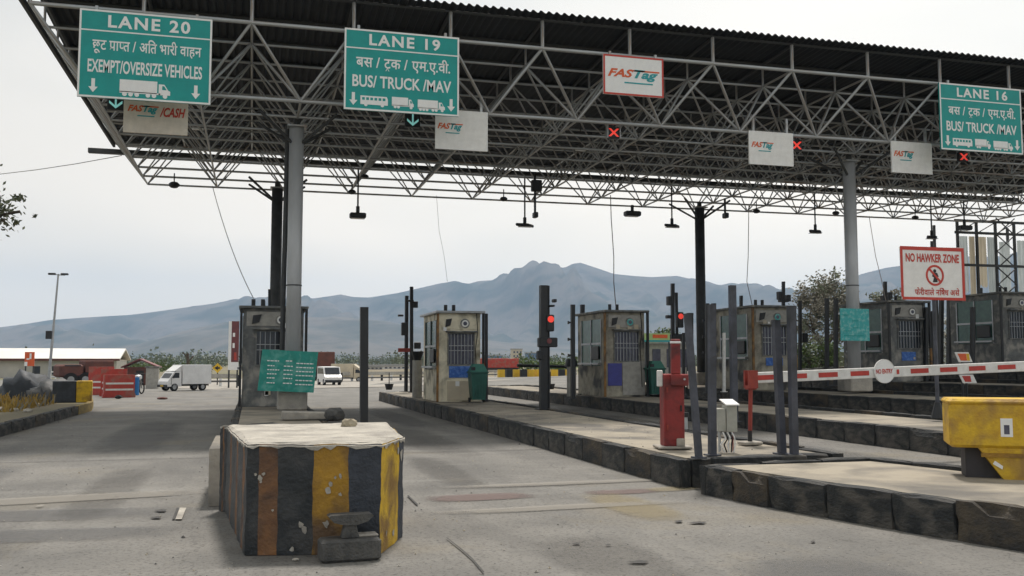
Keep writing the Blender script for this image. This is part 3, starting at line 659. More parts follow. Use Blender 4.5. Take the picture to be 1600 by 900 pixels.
dome(550, 300, 'small round lamp just left of the boxy floodlight'); dome(570, 276, 'small round lamp above the boxy floodlight')
dome(787, 311, 'small round lamp under the truss near the middle'); dome(1182, 330, 'small round lamp right of the rear dark column')
dome(1430, 340, 'small round lamp right of the right column'); dome(1306, 333, 'small round lamp just left of the right column')
def cctv(u, v, vtop, label, Y=30):
    p = at(u, v, Y); t = thing('hanging_camera', label, 'camera', p, 0, 'cameras hung from the truss')
    MB().tube((0, 0, 0), (0, 0, max(.3, min(ZL, at(u, vtop, Y).z)-p.z)), .04, blackp, 8).build('drop_rod', t)
    MB().box(-.07, .07, -.16, .1, -.16, .02, blackp, .02).build('camera_body', t); return t
t = cctv(836, 333, 240, 'camera at the end of a dark pole with a box near its top'); MB().box(-.12, .22, -.1, .1, .72, 1.1, blackp, .02).build('junction_box', t)
cctv(1133, 334, 310, 'small camera right of the rear dark column')
for u, v in ((597, 217), (907, 236), (1155, 251), (1377, 266), (309, 203)):
    lab = {597: 'right of the left column', 907: 'below the red signal', 1155: 'left of the tag board with the cross', 1377: 'between the right column and last tag board', 309: 'below the beige cash board'}[u]
    p = at(u, v, 28); t = thing('tube_light', 'thin white fluorescent fitting under the canopy '+lab, 'lamp', p, 0, 'fluorescent fittings under the canopy')
    MB().box(-.16, .16, -.05, .05, 0, .05, white_m, .01).build('batten', t); MB().tube((0, 0, .05), (0, 0, max(.1, 9.3-p.z)), .015, truss_d, 5).build('drop_rod', t)

# ------------------------------------------------------------------ cables
def cable(name, label, pts, r, m):
    o = MB().path(pts, r, m, 5).build(name); return tag(o, label, 'cable')
def sag(a, b, s, n=8): return [a.lerp(b, i/n)+Vector((0, 0, -s*4*(i/n)*(1-i/n))) for i in range(n+1)]
cable('hanging_cable', 'thin cable slanting down from the left truss corner to the first booth', sag(at(332, 291, 35.2), at(396, 466, 29), .3), .012, cable_m)
cable('overhead_wire', 'thin wire entering from the left edge of the photo to the canopy edge', sag(at(-200, 275, 60), at(190, 243, 36), .4), .015, cable_m)
cable('hanging_cable', 'dark cable dropping from the truss to the third booth roof', [at(954, 305, 31), at(955, 340, 31), at(959, 400, 31), at(959, 440, 31), at(963, 487, 31)], .016, cable_m)
cable('hanging_cable', 'pale cable hanging down to the booth behind the narrow posts', [at(1170, 320, 31), at(1169, 400, 31), at(1167, 440, 31), at(1177, 484, 31)], .013, cable_m)
cable('hanging_cable', 'pinkish cable slanting down right of the right column', [at(1358, 338, 33), at(1368, 400, 32), at(1378, 440, 31), at(1384, 470, 30)], .012, cable_r)
cable('hanging_cable', 'very thin cable hanging above the second booth', [at(682, 305, 33), at(686, 360, 33), at(694, 400, 33), at(699, 440, 33)], .006, cable_m)

# ------------------------------------------------------------------ toll booths
def booth(x, y, zb, wx, dy, hh, style, label, notices=()):
    wm = {'cream': cream_w, 'sooty': dirty_w, 'dark': dark_w}[style]
    t = thing('toll_booth', label, 'booth', (x, y, zb), 0, 'toll booths on the traffic islands')
    th = .06; wz0, wz1 = hh*.41, hh*.78
    b = MB()
    b.box(0, wx, 0, th, 0, wz0, wm).box(0, wx, 0, th, wz1, hh, wm)                   # front: below and above window
    b.box(0, wx*.2, 0, th, wz0, wz1, wm).box(wx*.86, wx, 0, th, wz0, wz1, wm)
    b.box(wx-th, wx, th, dy, 0, hh, wm).box(0, wx-th, dy-th, dy, 0, hh, wm)          # right, back
    s0, s1 = dy*.16, dy*.86                                                          # left side with big opening
    b.box(0, th, th, s0, 0, hh, wm).box(0, th, s1, dy-th, 0, hh, wm).box(0, th, s0, s1, 0, hh*.36, wm).box(0, th, s0, s1, hh*.93, hh, wm)
    b.build('wall', t)
    MB().box(th, wx-th, th, dy-th, .02, .06, dark_w).build('floor', t)
    r = MB().box(-.12, wx+.12, -.16, dy+.12, hh+.002, hh+.07, alu_m if style == 'cream' else dark_w, .01).build('roof', t)
    for xx in (.25, .5): MB().tube((xx, .3, hh+.07), (xx, .3, hh+.27), .055, blackp, 8).build('roof_light', r)
    rb = random.Random(label); MB().path([(wx*.9, -.03, hh), (wx*.93, -.035, hh*.8), (wx*.88, -.03, hh*.6), (wx*.92, -.03, .3)], .012, rubber, 5).build('cable', t)
    for _ in range(3):
        a_ = rb.uniform(.02, .8)*wx; z_ = rb.choice((rb.uniform(.15, hh*.3), rb.uniform(.79, .8)*hh)); w_ = rb.uniform(.06, .16); MB().box(a_, a_+w_, -.031, -.029, z_, z_+w_*1.2, rb.choice((white_m, cream2, wback_m))).build('sticker', t)
    MB().box(.2, wx-.2, .9, 1.3, .7, .76, dark_w).build('desk', t); MB().box(.35, .75, 1.0, 1.05, .78, 1.1, blackp).build('monitor', t)
    # front window with bars
    x0, x1 = wx*.2, wx*.86
    wn = MB(); f = .04
    wn.box(x0, x1, -.03, .0, wz1-f, wz1, dark_w).box(x0, x1, -.03, .0, wz0, wz0+f, dark_w).box(x0, x0+f, -.03, .0, wz0+f, wz1-f, dark_w).box(x1-f, x1, -.03, .0, wz0+f, wz1-f, dark_w)
    wo = wn.build('window', t)
    MB().box(x0, x1, .02, .03, wz0, wz1, vioglass if style != 'dark' else dkglass).build('pane', wo)
    mb = MB(); nb = 8
    for i in range(1, nb): xx = x0+(x1-x0)*i/nb; mb.box(xx-.008, xx+.008, -.025, -.008, wz0+f, wz1-f, alu_m)
    for q in (.45, .6): z = wz0+(wz1-wz0)*q; mb.box(x0+f, x1-f, -.034, -.026, z-.01, z+.01, alu_m)
    mb.build('window_bars', wo)
    MB().box(x0-.06, x1+.06, -.2, -.002, wz1+.01, wz1+.05, dark_w).build('window_hood', t)
    # header panel, roundel
    MB().box(.08, wx-.1, -.02, -.002, hh*.82, hh*.97, wm if style == 'cream' else grey_pan, .008).build('header_panel', t)
    rr = MB().disc(wx*.62, hh*.885, .145, -.035, -.021, dark_w).disc(wx*.62, hh*.885, .105, -.045, -.034, wback_m if style != 'sooty' else teal3_m).disc(wx*.62, hh*.885, .06, -.05, -.044, vioglass)
    rr.build('roundel', t)
    MB().plate([(wx*.14, hh*.84), (wx*.26, hh*.86), (wx*.3, hh*.94), (wx*.16, hh*.93)], -.06, -.021, blackp).build('speaker', t)
    # left side glazing: green pane above, desk window below, shelf
    MB().box(.012, .024, s0, s1, hh*.36, hh*.93, grnglass).build('side_pane', t)
    mb = MB()
    for yy in (s0, (s0+s1)/2, s1): mb.box(-.02, .008, yy-.025, yy+.025, hh*.36, hh*.93, alu_m if style != 'cream' else blackp)
    mb.box(-.02, .008, s0+.025, s1-.025, hh*.62, hh*.645, alu_m); mb.build('side_window_frame', t)
    MB().box(-.14, -.001, s0-.05, s1+.05, hh*.375, hh*.40, alu_m, .008).build('counter_shelf', t)
    MB().box(-.07, -.021, s0+.1, s0+.8, hh*.44, hh*.6, blackp, .02).build('display_unit', t)
    # corner guard
    MB().box(-.085, -.022, -.07, -.006, 0, hh*.995, gold_m if style != 'dark' else blackp).build('corner_guard', t)
    MB().box(wx+.03, wx+.10, -.16, -.09, 0, hh+.0, blackp).build('guard_post', t)
    MB().box(wx+.028, wx+.102, -.162, -.088, .5, 1.15, gold_m).build('guard_sleeve', t)
    for (a, c, z0, z1, m) in notices: MB().box(wx*a, wx*c, -.028, -.002, z0, z1, m).build('notice', t)
    return t
zi = lambda x: zg(x, 28)+IH-.005
booth(-.25, 26.7, zi(0), 1.58, 2.6, 2.62, 'dark', 'dark sooty toll booth behind the left column and its green notice board')
booth(5.42, 28.5, zi(5), 1.27, 2.7, 2.66, 'cream', 'clean cream toll booth with barred window and blue notice, second from left', [(.24, .78, .72, 1.07, blue_m), (.2, .84, .04, .62, cream2)])
booth(10.76, 28.5, zi(10.4), 1.3, 2.7, 2.66, 'sooty', 'sooty toll booth with grey panel and indigo notice, behind the red barrier cabinet', [(.04, .4, .35, 1.05, indigo_m), (.42, 1.0, .05, 1.12, grey_pan)])
booth(15.95, 28.5, zi(15.7), 1.4, 2.7, 2.72, 'sooty', 'sooty toll booth seen through the narrow blue-black posts', [(.3, .74, .8, 1.06, blue_m)])
booth(21.15, 28.5, zi(21), 1.45, 2.7, 2.72, 'dark', 'dark toll booth right of the right column, under the no hawker sign', [(.3, .68, .72, 1.02, blue_m)])
booth(26.6, 29.4, zi(26.6), 1.45, 2.7, 2.85, 'dark', 'dark toll booth cut off by the right edge of the photo')

# ------------------------------------------------------------------ bins
def bin_(x, y, zb, label, s=1):
    t = thing('dustbin', label, 'dustbin', (x, y, zb), 0, 'green hooded dustbins beside the booths')
    a = .19*s; b = MB(); vs = [(-a, -a, .08), (a, -a, .08), (a, a, .08), (-a, a, .08), (-a*1.3, -a*1.3, .85*s), (a*1.3, -a*1.3, .85*s), (a*1.3, a*1.3, .85*s), (-a*1.3, a*1.3, .85*s)]
    b.add(vs, [(3, 2, 1, 0), (4, 5, 6, 7), (0, 1, 5, 4), (1, 2, 6, 5), (2, 3, 7, 6), (3, 0, 4, 7)], bin_m)
    for i in (-.5, 0, .5): b.box(i*a-.012, i*a+.012, -a*1.2, -a*1.0, .15, .8*s, bin_m)
    b.build('body', t)
    MB().box(-a*1.45, a*1.45, -a*1.45, a*1.45, .85*s, .90*s, bin_m, .01).build('rim', t)
    h = MB(); q = a*1.3; h.add([(-q, -q, .9*s), (q, -q, .9*s), (q, q, .9*s), (-q, q, .9*s), (-q*.6, -q*.6, 1.12*s), (q*.6, -q*.6, 1.12*s), (q*.6, q*.6, 1.12*s), (-q*.6, q*.6, 1.12*s)], [(4, 5, 6, 7), (0, 1, 5, 4), (1, 2, 6, 5), (2, 3, 7, 6), (3, 0, 4, 7)], binlid)
    h.build('hood', t)
    MB().box(-q*.95, -q*.5, -q*.98, -q*.7, .93*s, 1.03*s, blackp).build('opening', t)
    for sx in (-1, 1):
        MB().tube((sx*a, a*.6, .07), (sx*(a+.05), a*.6, .07), .07, rubber, 12).build('wheel', t)
bin_(6.40, 27.6, zi(6), 'green dustbin in front of the cream booth'); bin_(12.28, 28.2, zi(10.5), 'green dustbin left of the red barrier cabinet')
bin_(17.75, 29.6, zi(15.8), 'green dustbin right of the booth behind the narrow posts'); bin_(23.3, 31, zi(21), 'small green dustbin beyond the no hawker sign pole')

# ------------------------------------------------------------------ crash block at the head of island one
P2 = lambda u, v: gnd(u, v).xy
A, B, Cc = P2(382, 868), P2(594, 866), P2(629, 838)
D = Vector((1.42, 10.4)); E_ = Vector((-.30, 10.4)); Fp = P2(352, 800)
cb = thing('crash_block', 'big concrete block with vertical black and yellow stripes in the foreground', 'concrete block', (A.x, A.y, 0))
O = A.copy(); Z1 = .86
from mathutils import noise as mn
def rough(mb, amp=.010, sc_=5.0):
    out = []
    for v in mb.v:
        p_ = Vector(v); d = mn.noise_vector(p_*sc_)*amp+mn.noise_vector(p_*sc_*4)*amp*.4; out.append((v[0]+d.x, v[1]+d.y, max(0, v[2]+d.z*(1 if v[2] > .02 else 0))))
    mb.v = out; return mb
mb = MB()
def face(p, q, parts, z1=Z1):
    for a, b, m in parts:
        s = p.lerp(q, a)-O; e = p.lerp(q, b)-O
        n = 22; nw = max(1, int((e-s).length/.05))
        for k in range(n):
            za, zb_ = z1*k/n, z1*(k+1)/n
            for i_ in range(nw):
                s1 = s.lerp(e, i_/nw); e1 = s.lerp(e, (i_+1)/nw)
                mb.add([(s1.x, s1.y, za), (e1.x, e1.y, za), (e1.x, e1.y, zb_), (s1.x, s1.y, zb_)], [(0, 1, 2, 3)], m)
u0, u1 = 382, 594
fr = lambda u: max(0, min(1, (u-u0)/(u1-u0)))
face(A, B, [(0, fr(402), blk_paint), (fr(402), fr(432), bro_paint), (fr(432), fr(487), blk_paint), (fr(487), fr(543), ora_paint), (fr(543), 1, slate_paint)])
face(B, Cc, [(0, .78, yel_paint), (.78, 1, slate_paint)])
face(Cc, D, [(0, .3, blk_paint), (.3, .6, yel_paint), (.6, 1, blk_paint)])
face(D, E_, [(0, 1, conc_m)])
face(E_, Fp, [(0, .4, blk_paint), (.4, .6, bro_paint), (.6, 1, blk_paint)])
face(Fp, A, [(0, .22, blk_paint), (.22, .3, bro_paint), (.3, .55, blk_paint), (.55, .64, bro_paint), (.64, .84, blk_paint), (.84, .93, bro_paint), (.93, 1, blk_paint)])
rough(mb).build('painted_body', cb)
# chipped whitewashed cap slightly proud of the paint, with an irregular lower edge
poly = [A, B, Cc, D, E_, Fp]; cen = sum(poly, Vector((0, 0)))/6; mb = MB()
ring = []
for p, q in zip(poly, poly[1:]+poly[:1]):
    n = max(2, int((q-p).length/.05))
    ring += [p.lerp(q, i/n) for i in range(n)]
out = [r+(r-cen).normalized()*.012-O for r in ring]; inn_ = [r-(r-cen).normalized()*.05-O for r in ring]
nR = len(ring); vs = []
for i in range(nR):
    lo = Z1-.016-random.random()**3*.035
    vs += [(out[i].x, out[i].y, lo), (out[i].x, out[i].y, Z1-.012), (inn_[i].x, inn_[i].y, Z1+.012+random.uniform(-.004, .004))]
fs = []
for i in range(nR):
    j = (i+1) % nR; fs += [(3*i, 3*j, 3*j+1, 3*i+1), (3*i+1, 3*j+1, 3*j+2, 3*i+2)]
fs.append(tuple(3*i+2 for i in range(nR)))
mb.add(vs, fs, white_top); rough(mb).build('whitewashed_top', cb)
# chips in the paint
def chips(p, q, us, parent):
    mb = MB()
    for u, z, r in us:
        c = p.lerp(q, u)-O; d = (q-p).normalized(); nrm = Vector((d.y, -d.x))*.011
        n = 9; pts = []
        for i in range(n):
            a = 2*PI*i/n; rr = r*random.uniform(.5, 1.2); w_ = c+d*rr*math.cos(a)+nrm; pts.append((w_.x, w_.y, z+rr*math.sin(a)*1.2))
        mb.add(pts, [tuple(range(n))], white_top)
    mb.build('paint_chips', parent, None, 'stuff')
chips(A, B, [(.61, .5, .024), (.63, .55, .018), (.66, .60, .012), (.7, .61, .018), (.41, .24, .022), (.44, .2, .03), (.6, .24, .03), (.1, .6, .022), (.13, .63, .014), (.07, .63, .012), (.11, .57, .01), (.7, .47, .014), (.35, .05, .02), (.9, .3, .012), (.2, .35, .01)], cb)
chips(B, Cc, [(.85, .72, .05), (.7, .76, .03), (.5, .1, .03), (.2, .14, .02)], cb)
# plinth behind the block
mb = MB().prism([(-.42, 10.75), (1.1, 10.75), (1.15, 12.7), (-.42, 12.7)], 0, .60, conc_m, isl_m)
o = mb.build('concrete_plinth'); tag(o, 'low pale concrete plinth just behind the striped block', 'concrete block')
def rock(name, label, loc, s, m, seed, cat='rock', par=None):
    r = random.Random(seed); bm = bmesh.new(); bmesh.ops.create_icosphere(bm, subdivisions=2, radius=1)
    for v in bm.verts: v.co *= r.uniform(.82, 1.1); v.co = Vector((v.co.x*s[0], v.co.y*s[1], max(-.7, v.co.z)*s[2]+.7*s[2]))
    me = bpy.data.meshes.new(name); bm.to_mesh(me); bm.free(); me.materials.append(m)
    o = link(name, me, par, loc=loc)
    return tag(o, label, cat) if par is None else o
p = at(545, 668, 9.8); rock('stone', 'pale broken stone lying on top of the striped block', (p.x, 9.8, Z1), (.085, .06, .055), stone_m, 5)
# broken rail shaped footing leaning by the block
t = thing('iron_footing', 'dark cast footing with a T shaped top in front of the striped block', 'iron footing', (gnd(546, 874).x, gnd(546, 874).y, 0), math.radians(4))
MB().box(-.23, .23, -.1, .12, 0, .165, iron_m, .018).build('base_block', t)
b = MB().box(-.045, .045, -.04, .05, .165, .27, iron_m, .006); b.v = [(x*(1.5 if z < .2 else 1), y, z) for x, y, z in b.v]; b.build('web', t)
MB().plate([(-.17, .335), (-.13, .29), (-.05, .268), (.05, .268), (.13, .29), (.175, .33), (.16, .345), (-.15, .348)], -.06, .07, iron_m).build('top_flange', t)
MB().box(.06, .22, -.02, .1, .166, .185, conc_m, .006).build('mortar_cap', t)
r = random.Random(77); mb = MB()
for _ in range(1500):
    k = r.random()
    if k < .55: x, y, z = r.uniform(-4.8, 5), 5+28*r.random()**1.8, 0
    elif k < .75: x = r.choice((-4.85, -.33, 4.9, 1.55))+r.gauss(0, .12); y = r.uniform(6, 34); z = 0
    else: x, y, z = r.uniform(5.2, 7.1), r.uniform(10.95, 34), IH-.012
    if z == 0 and x > 4.95 and y > 5: x = 4.9
    if -.45 < x < 1.6 and 7.7 < y: continue
    e = r.uniform(.004, .014)*(1.6 if r.random() < .06 else 1); m = (stone_m, iron_m, kerb_b, white_top)[min(3, int(r.random()*5))] if True else None
    c = [Vector((x+e*math.cos(a+r.uniform(-.3, .3)), y+e*math.sin(a)*r.uniform(.6, 1), z)) for a in (0, 1.3, 2.5, 3.8, 5)]
    mb.add([*c, (x, y, z+e*.9)], [(0, 1, 5), (1, 2, 5), (2, 3, 5), (3, 4, 5), (4, 0, 5)], m)
o = mb.build('road_grit', None, 'fine grit scattered over lanes and islands', 'stuff'); o['category'] = 'grit'
rock('stone', 'tiny white pebble at the foot of the striped block', gnd(462, 876), (.03, .02, .012), white_top, 8)

# rubble and planks on island one
t = MB().box(-.45, .42, -.2, .2, 0, .16, conc_m, .02); t.v = [(x, y, z*(1-.25*x)) for x, y, z in t.v]
o = t.build('concrete_lump', loc=(1.05, 20.2, IH)); o.rotation_euler = (0, 0, .05); tag(o, 'yellowish broken concrete lump at the foot of the left column', 'rubble')
rock('rubble_lump', 'dark pointed lump right of the yellowish concrete lump', (1.62, 19.8, IH-.02), (.22, .18, .17), iron_m, 4, 'rubble')
rock('sand_heap', 'low dark dirt heap along the left edge of the first island', (.25, 17.5, IH-.05), (.5, 1.6, .07), kerb_b, 14, 'dirt heap')

# ------------------------------------------------------------------ notice boards on the columns
def notice(u0, v0, u1, v1, Y, label, m, tilt, rows, lean=0):
    a = at(u0, v1, Y); b = at(u1, v1, Y); c = at(u0, v0, Y); W = b.x-a.x; Hh = c.z-a.z
    t = thing('notice_board', label, 'notice board', ((a.x+b.x)/2, Y, a.z)); t.rotation_euler = (0, tilt, 0)
    pts = [(-W/2-lean, 0), (W/2-lean, -.01), (W/2+lean, Hh), (-W/2+lean, Hh+.01)]
    MB().plate(pts, 0, .025, m).build('panel', t)
    mb = MB()
    for (x0, x1, z) in rows:
        x = x0
        while x < x1:
            d = random.uniform(.03, .06); mb.box((x-.5)*W, (min(x+d, x1)-.5)*W, -.006, .001, z*Hh-.013, z*Hh+.013, white_m if m is teal2_m else teal_m); x += d+.012
    mb.build('faded_text_rows', t)
    MB().box(-W*.3, W*.3, .026, .06, Hh*.3, Hh*.36, truss_d).box(-W*.3, W*.3, .026, .06, Hh*.7, Hh*.76, truss_d).build('back_rail', t)
rows = [(.12, .33, .74), (.45, .56, .75)]+[(a, b, z) for z in (.62, .52, .42, .32, .2) for a, b in ((.13, .13+random.uniform(.1, .22)), (.42, .58))]+[(.64, .95, z) for z in (.7, .6, .5, .4, .28, .18)]
notice(404, 548, 492, 612, 24.1, 'faded green notice board with rows of small white text on the left column', teal2_m, math.radians(2.2), rows, .03)
notice(1314, 482, 1359, 532, 24.2, 'bleached teal notice board on the right column', teal3_m, 0, [(.1, .3, .8), (.4, .6, .62), (.42, .62, .4), (.1, .8, .15), (.1, .35, .3)], 0)

# ------------------------------------------------------------------ posts
def post(u, vb, vt, wpx, zb, label, m=blackp, cat='post', name='post', u_top=None, Y=None, dia=None, studs=False, group=None):
    p = gnd(u, vb, zb) if Y is None else at(u, vb, Y); q = at(u_top or u, vt, p.y); s = wpx*math.hypot(p.x, p.y)/1500/2
    t = thing(name, label, cat, (p.x, p.y, zb), 0, group); hh = q.z-zb; dx = q.x-p.x
    b = MB(); b.add([(-s, -s, 0), (s, -s, 0), (s, s, 0), (-s, s, 0), (-s+dx, -s, hh), (s+dx, -s, hh), (s+dx, s, hh), (-s+dx, s, hh)], [(3, 2, 1, 0), (4, 5, 6, 7), (0, 1, 5, 4), (1, 2, 6, 5), (2, 3, 7, 6), (3, 0, 4, 7)], m)
    b.build('shaft', t)
    MB().box(-s*2, s*2, -s*2, s*2, 0, .02, m).build('base_plate', t)
    if studs:
        b = MB()
        for z in (.45, .62, .8): MB().box(-s-.05, -s, -.02, .02, hh*z, hh*z+.05, m).box(-s-.09, -s-.05, -.03, .03, hh*z-.02, hh*z+.07, m).build('sensor_stud', t)
    return t, hh, dx, s
GP = 'narrow box section posts at the head of island two'
post(569, 676, 480, 12, 0.02, 'tall black square post right of the left column', cat='post', name='height_gauge_post', Y=12.95)
post(1092, 716, 490, 9, IH, 'leaning blue-black post, leftmost at the gap in the island', bluep, u_top=1074, group=GP)
post(1113, 712, 476, 10, IH, 'thick blue-black post just left of the grey control box', bluep, u_top=1112, group=GP)
post(1222, 710, 500, 10, IH, 'blue-black post crossing the white and red boom, left of its twin', bluep, u_top=1212, group=GP)
post(1241, 712, 478, 10, IH, 'blue-black post crossing the white and red boom, right of its twin', bluep, u_top=1236, group=GP)
post(1147, 632, 446, 9, zg(15.5)+.0, 'tall thin black post left of the booth with green side pane', bluep, Y=18.5, u_top=1144)
post(895, 614, 476, 6, zi(10.2), 'thin studded black post left of the sooty booth', Y=27.3, studs=True)
post(910, 614, 476, 6, zi(10.2), 'short black stub post at the sooty booth roof', Y=31.0)
post(1078, 600, 489, 8, zi(12), 'thick dark post right of the red lamp pole', Y=27.5)
post(1105, 600, 474, 5, zi(12), 'thin studded post left of the pair behind the narrow posts', Y=29.5, studs=True)
post(1115, 600, 474, 6, zi(12), 'thin dark post right of its studded neighbour', Y=29.5)
post(1292, 600, 466, 5, zi(18), 'thin dark post in front of the scraggy tree, left one', Y=29.5)
post(1306, 600, 466, 5, zi(18), 'thin dark post in front of the scraggy tree, right one', Y=29.5)
post(1471, 620, 468, 5, zi(21), 'thin dark post directly behind the no hawker sign pole', Y=33)
post(1484, 620, 468, 6, zi(21), 'dark post right of the no hawker sign pole', Y=33)
post(421, 640, 452, 4, IH, 'thin black post above the dark booth roof, beside rear column', Y=29.6)
post(405, 640, 478, 5, IH, 'short black stub above the dark booth roof', Y=29.6)
post(412, 640, 470, 5, IH, 'short dark stub between two others on the dark booth', Y=29.7)
post(1131, 600, 520, 4, zi(15.5), 'white marker post left of the booth behind the narrow posts', arm_w, Y=27.0)
post(1158, 600, 462, 4, zi(15.6), 'thin dark post above the booth behind the narrow posts', Y=31.3)
post(1250, 600, 470, 4, zi(16), 'thin dark post right of the twin blue-black posts', Y=30.5)
post(1447, 600, 480, 5, zi(21), 'thin dark post left of the no hawker sign pole', Y=28.3)
post(1457, 600, 486, 3, zi(21), 'very thin dark post just left of the no hawker sign pole', Y=29.0)
post(1012, 610, 500, 3, zi(11), 'thin dark post at the right corner of the sooty booth', Y=28.2)
post(1068, 600, 520, 4, zi(12), 'short dark post behind the red cabinet', Y=29)
post(760, 626, 490, 4, IH, 'thin dark post at the right corner of the cream booth', Y=28.3)
post(1520, 600, 480, 5, zi(26), 'thin dark post left of the last booth', Y=29.2)
# channel plate linking the narrow posts
o = MB().box(-.62, .62, -.07, .07, 0, .10, kerb_b, .015).build('steel_channel', loc=(5.98, 10.62, IH-.08)); tag(o, 'dark steel channel on the ground linking the narrow posts', 'channel')

def tsignal(u, vb, vt, zb, Y, label, parts, w=6, group=None):
    t, hh, dx, s = post(u, vb, vt, w, zb, label, name='signal_post', cat='traffic signal', Y=Y)
    x = t.location.x
    for typ, uu, v, wp, hp in parts:
        p = at(uu, v, Y); k = math.hypot(p.x, p.y)/1500; ww = wp*k/2; h2 = hp*k/2; cx = p.x-x; cz = p.z-zb
        if typ == 'pole': MB().tube((cx, .06, .02), (cx, .06, cz), ww, blackp, 8).build('side_pole', t)
        elif typ == 'lamp':
            ho = MB().box(cx-ww, cx+ww, -.14, .04, cz-h2, cz+h2, blackp, .02).build('signal_head', t)
            r = ww*.85; MB().disc(cx, cz+h2*.45, r, -.152, -.141, redlamp, 16).build('red_lens', ho)
            MB().disc(cx, cz-h2*.45, r*.9, -.150, -.141, blackp, 16).build('dark_lens', ho)
        elif typ == 'box': MB().box(cx-ww, cx+ww, -.12, .08, cz-h2, cz+h2, blackp, .02).build('equipment_box', t)
        elif typ == 'dim': MB().disc(cx, cz, ww, -.135, -.121, dimred, 14).build('dim_lens', t)
        elif typ == 'arm': MB().box(cx-ww, cx+ww, -.05, .03, cz-h2, cz+h2, rust_red, .01).build('boom_stub', t)
        elif typ == 'cam': MB().box(cx-ww, cx+ww, -.1, .1, cz-h2, cz+h2, blackp, .01).build('camera', t)
tsignal(849, 640, 446, IH, 23.0, 'traffic signal post with lit red lamp between the cream and sooty booths', [('pole', 858, 446, 4, 0), ('lamp', 858, 505, 12, 26), ('box', 855, 535, 30, 15), ('dim', 856, 533, 8, 0), ('box', 843, 555, 8, 14), ('cam', 866, 470, 5, 5), ('cam', 862, 478, 7, 3)], 11)
tsignal(643, 612, 448, IH, 38.2, 'pair of dark signal poles with boxes left of the cream booth', [('pole', 636, 462, 6, 0), ('box', 632, 514, 10, 20), ('arm', 633, 547, 22, 6), ('cam', 626, 493, 8, 3), ('cam', 649, 476, 7, 10), ('box', 652, 540, 10, 10), ('cam', 641, 470, 10, 3)], 5)
tsignal(1051, 600, 443, zi(11.8), 29.9, 'signal pole with lit red lamp above the red barrier cabinet', [('pole', 1058, 457, 5, 0), ('lamp', 1061, 500, 10, 24), ('cam', 1046, 470, 7, 14), ('box', 1060, 528, 26, 12), ('cam', 1045, 495, 8, 5)], 5)
tsignal(1224, 600, 440, zi(16), 31, 'dark mast with small cameras behind the twin blue-black posts', [('cam', 1218, 462, 6, 12), ('cam', 1231, 466, 6, 10), ('cam', 1224, 470, 14, 4), ('box', 1256, 528, 9, 14)], 4)
tsignal(1383, 600, 440, zi(21), 31.5, 'dark mast with small cameras left of the no hawker sign', [('cam', 1390, 462, 5, 10), ('cam', 1382, 466, 9, 8)], 4)
tsignal(1532, 600, 450, zi(27), 33, 'dark mast with small cameras right of the no hawker sign', [('cam', 1528, 466, 8, 8), ('cam', 1536, 462, 6, 6)], 4)
# traffic island planters
for u, v, Y, lab in ((608, 600, 42, 'small dark pot beyond the end of island two, left of the signal poles'), (860, 600, 38, 'small dark pot right of the red signal post')):
    p = at(u, v, Y); t = thing('pot', lab, 'pot', (p.x, Y, p.z-.25), 0, 'dark pots on the islands'); MB().tube((0, 0, 0), (0, 0, .26), .13, blackp, 12, .2).build('bowl', t); MB().tube((0, 0, .26), (0, 0, .75), .02, blackp, 6).build('stake', t)
# crowd rail left of the cream booth & grey cylinder bollards
o = MB().tube((0, 0, 0), (0, 0, 1.25), .17, grey_pan, 18).tube((0, 0, 1.25), (0, 0, 1.55), .12, blackp, 12, .22).build('bollard', loc=(5.05+.35, 32.3, IH)); tag(o, 'stout grey bollard with dark cap left of the cream booth', 'bollard', 'stout bollards protecting the booths')
p = at(893, 610, 29.5); o = MB().tube((0, 0, 0), (0, 0, .95), .15, grey_pan, 18).tube((0, 0, .95), (0, 0, 1.2), .22, blackp, 12, .16).build('bollard', loc=(p.x, 29.5, zi(10))); tag(o, 'stout grey bollard with dark cap left of the sooty booth', 'bollard', 'stout bollards protecting the booths')
# distant dark boom between them
a = at(808, 571, 31); b_ = at(890, 573, 31); o = MB().tube(a-a, b_-a, .05, blackp, 8).build('black_boom', loc=a); tag(o, 'thin black boom arm reaching left from the capped bollard', 'boom')

# ------------------------------------------------------------------ barrier cabinet, boom, stand, control box
p = gnd(1051, 700, IH)
t = thing('barrier_cabinet', 'tall red boom barrier cabinet with its red arm bracket raised', 'barrier', (p.x, p.y, IH), math.radians(-12))
k = p.length/1500
MB().box(-.14, .14, -.13, .15, .03, 1.0, cab_red, .012).build('cabinet', t)
MB().box(-.11, .12, -.135, -.128, .12, .92, cab_red).build('door', t)
MB().box(-.23, .22, -.22, .22, 0, .035, conc_m, .01).build('base_slab', t)
MB().box(.02, .13, -.19, -.14, .035, .14, conc_m, .01).build('foot_block', t)
MB().box(-.05, .19, -.19, -.14, .84, 1.0, cab_red, .015).build('hub', t)
for z in (.25, .75): MB().box(-.105, -.085, -.15, -.136, z, z+.07, rust_red).build('hinge', t)
MB().box(.08, .10, -.155, -.136, .5, .58, blackp).build('handle', t)
MB().box(-.035, .085, -.17, -.09, 1.0, 1.47, cab_red, .008).build('arm_bracket', t)
MB().box(-.04, .09, -.18, -.08, 1.41, 1.44, white_m, .005).build('bracket_band', t)
MB().box(-.22, -.142, -.1, -.05, .83, 1.05, arm_w, .01).box(.20, .27, -.1, -.05, .8, 1.04, arm_w, .01).build('counterweight', t)
MB().disc(.13, .93, .015, -.2, -.189, steel_m, 10).build('bolt', t)
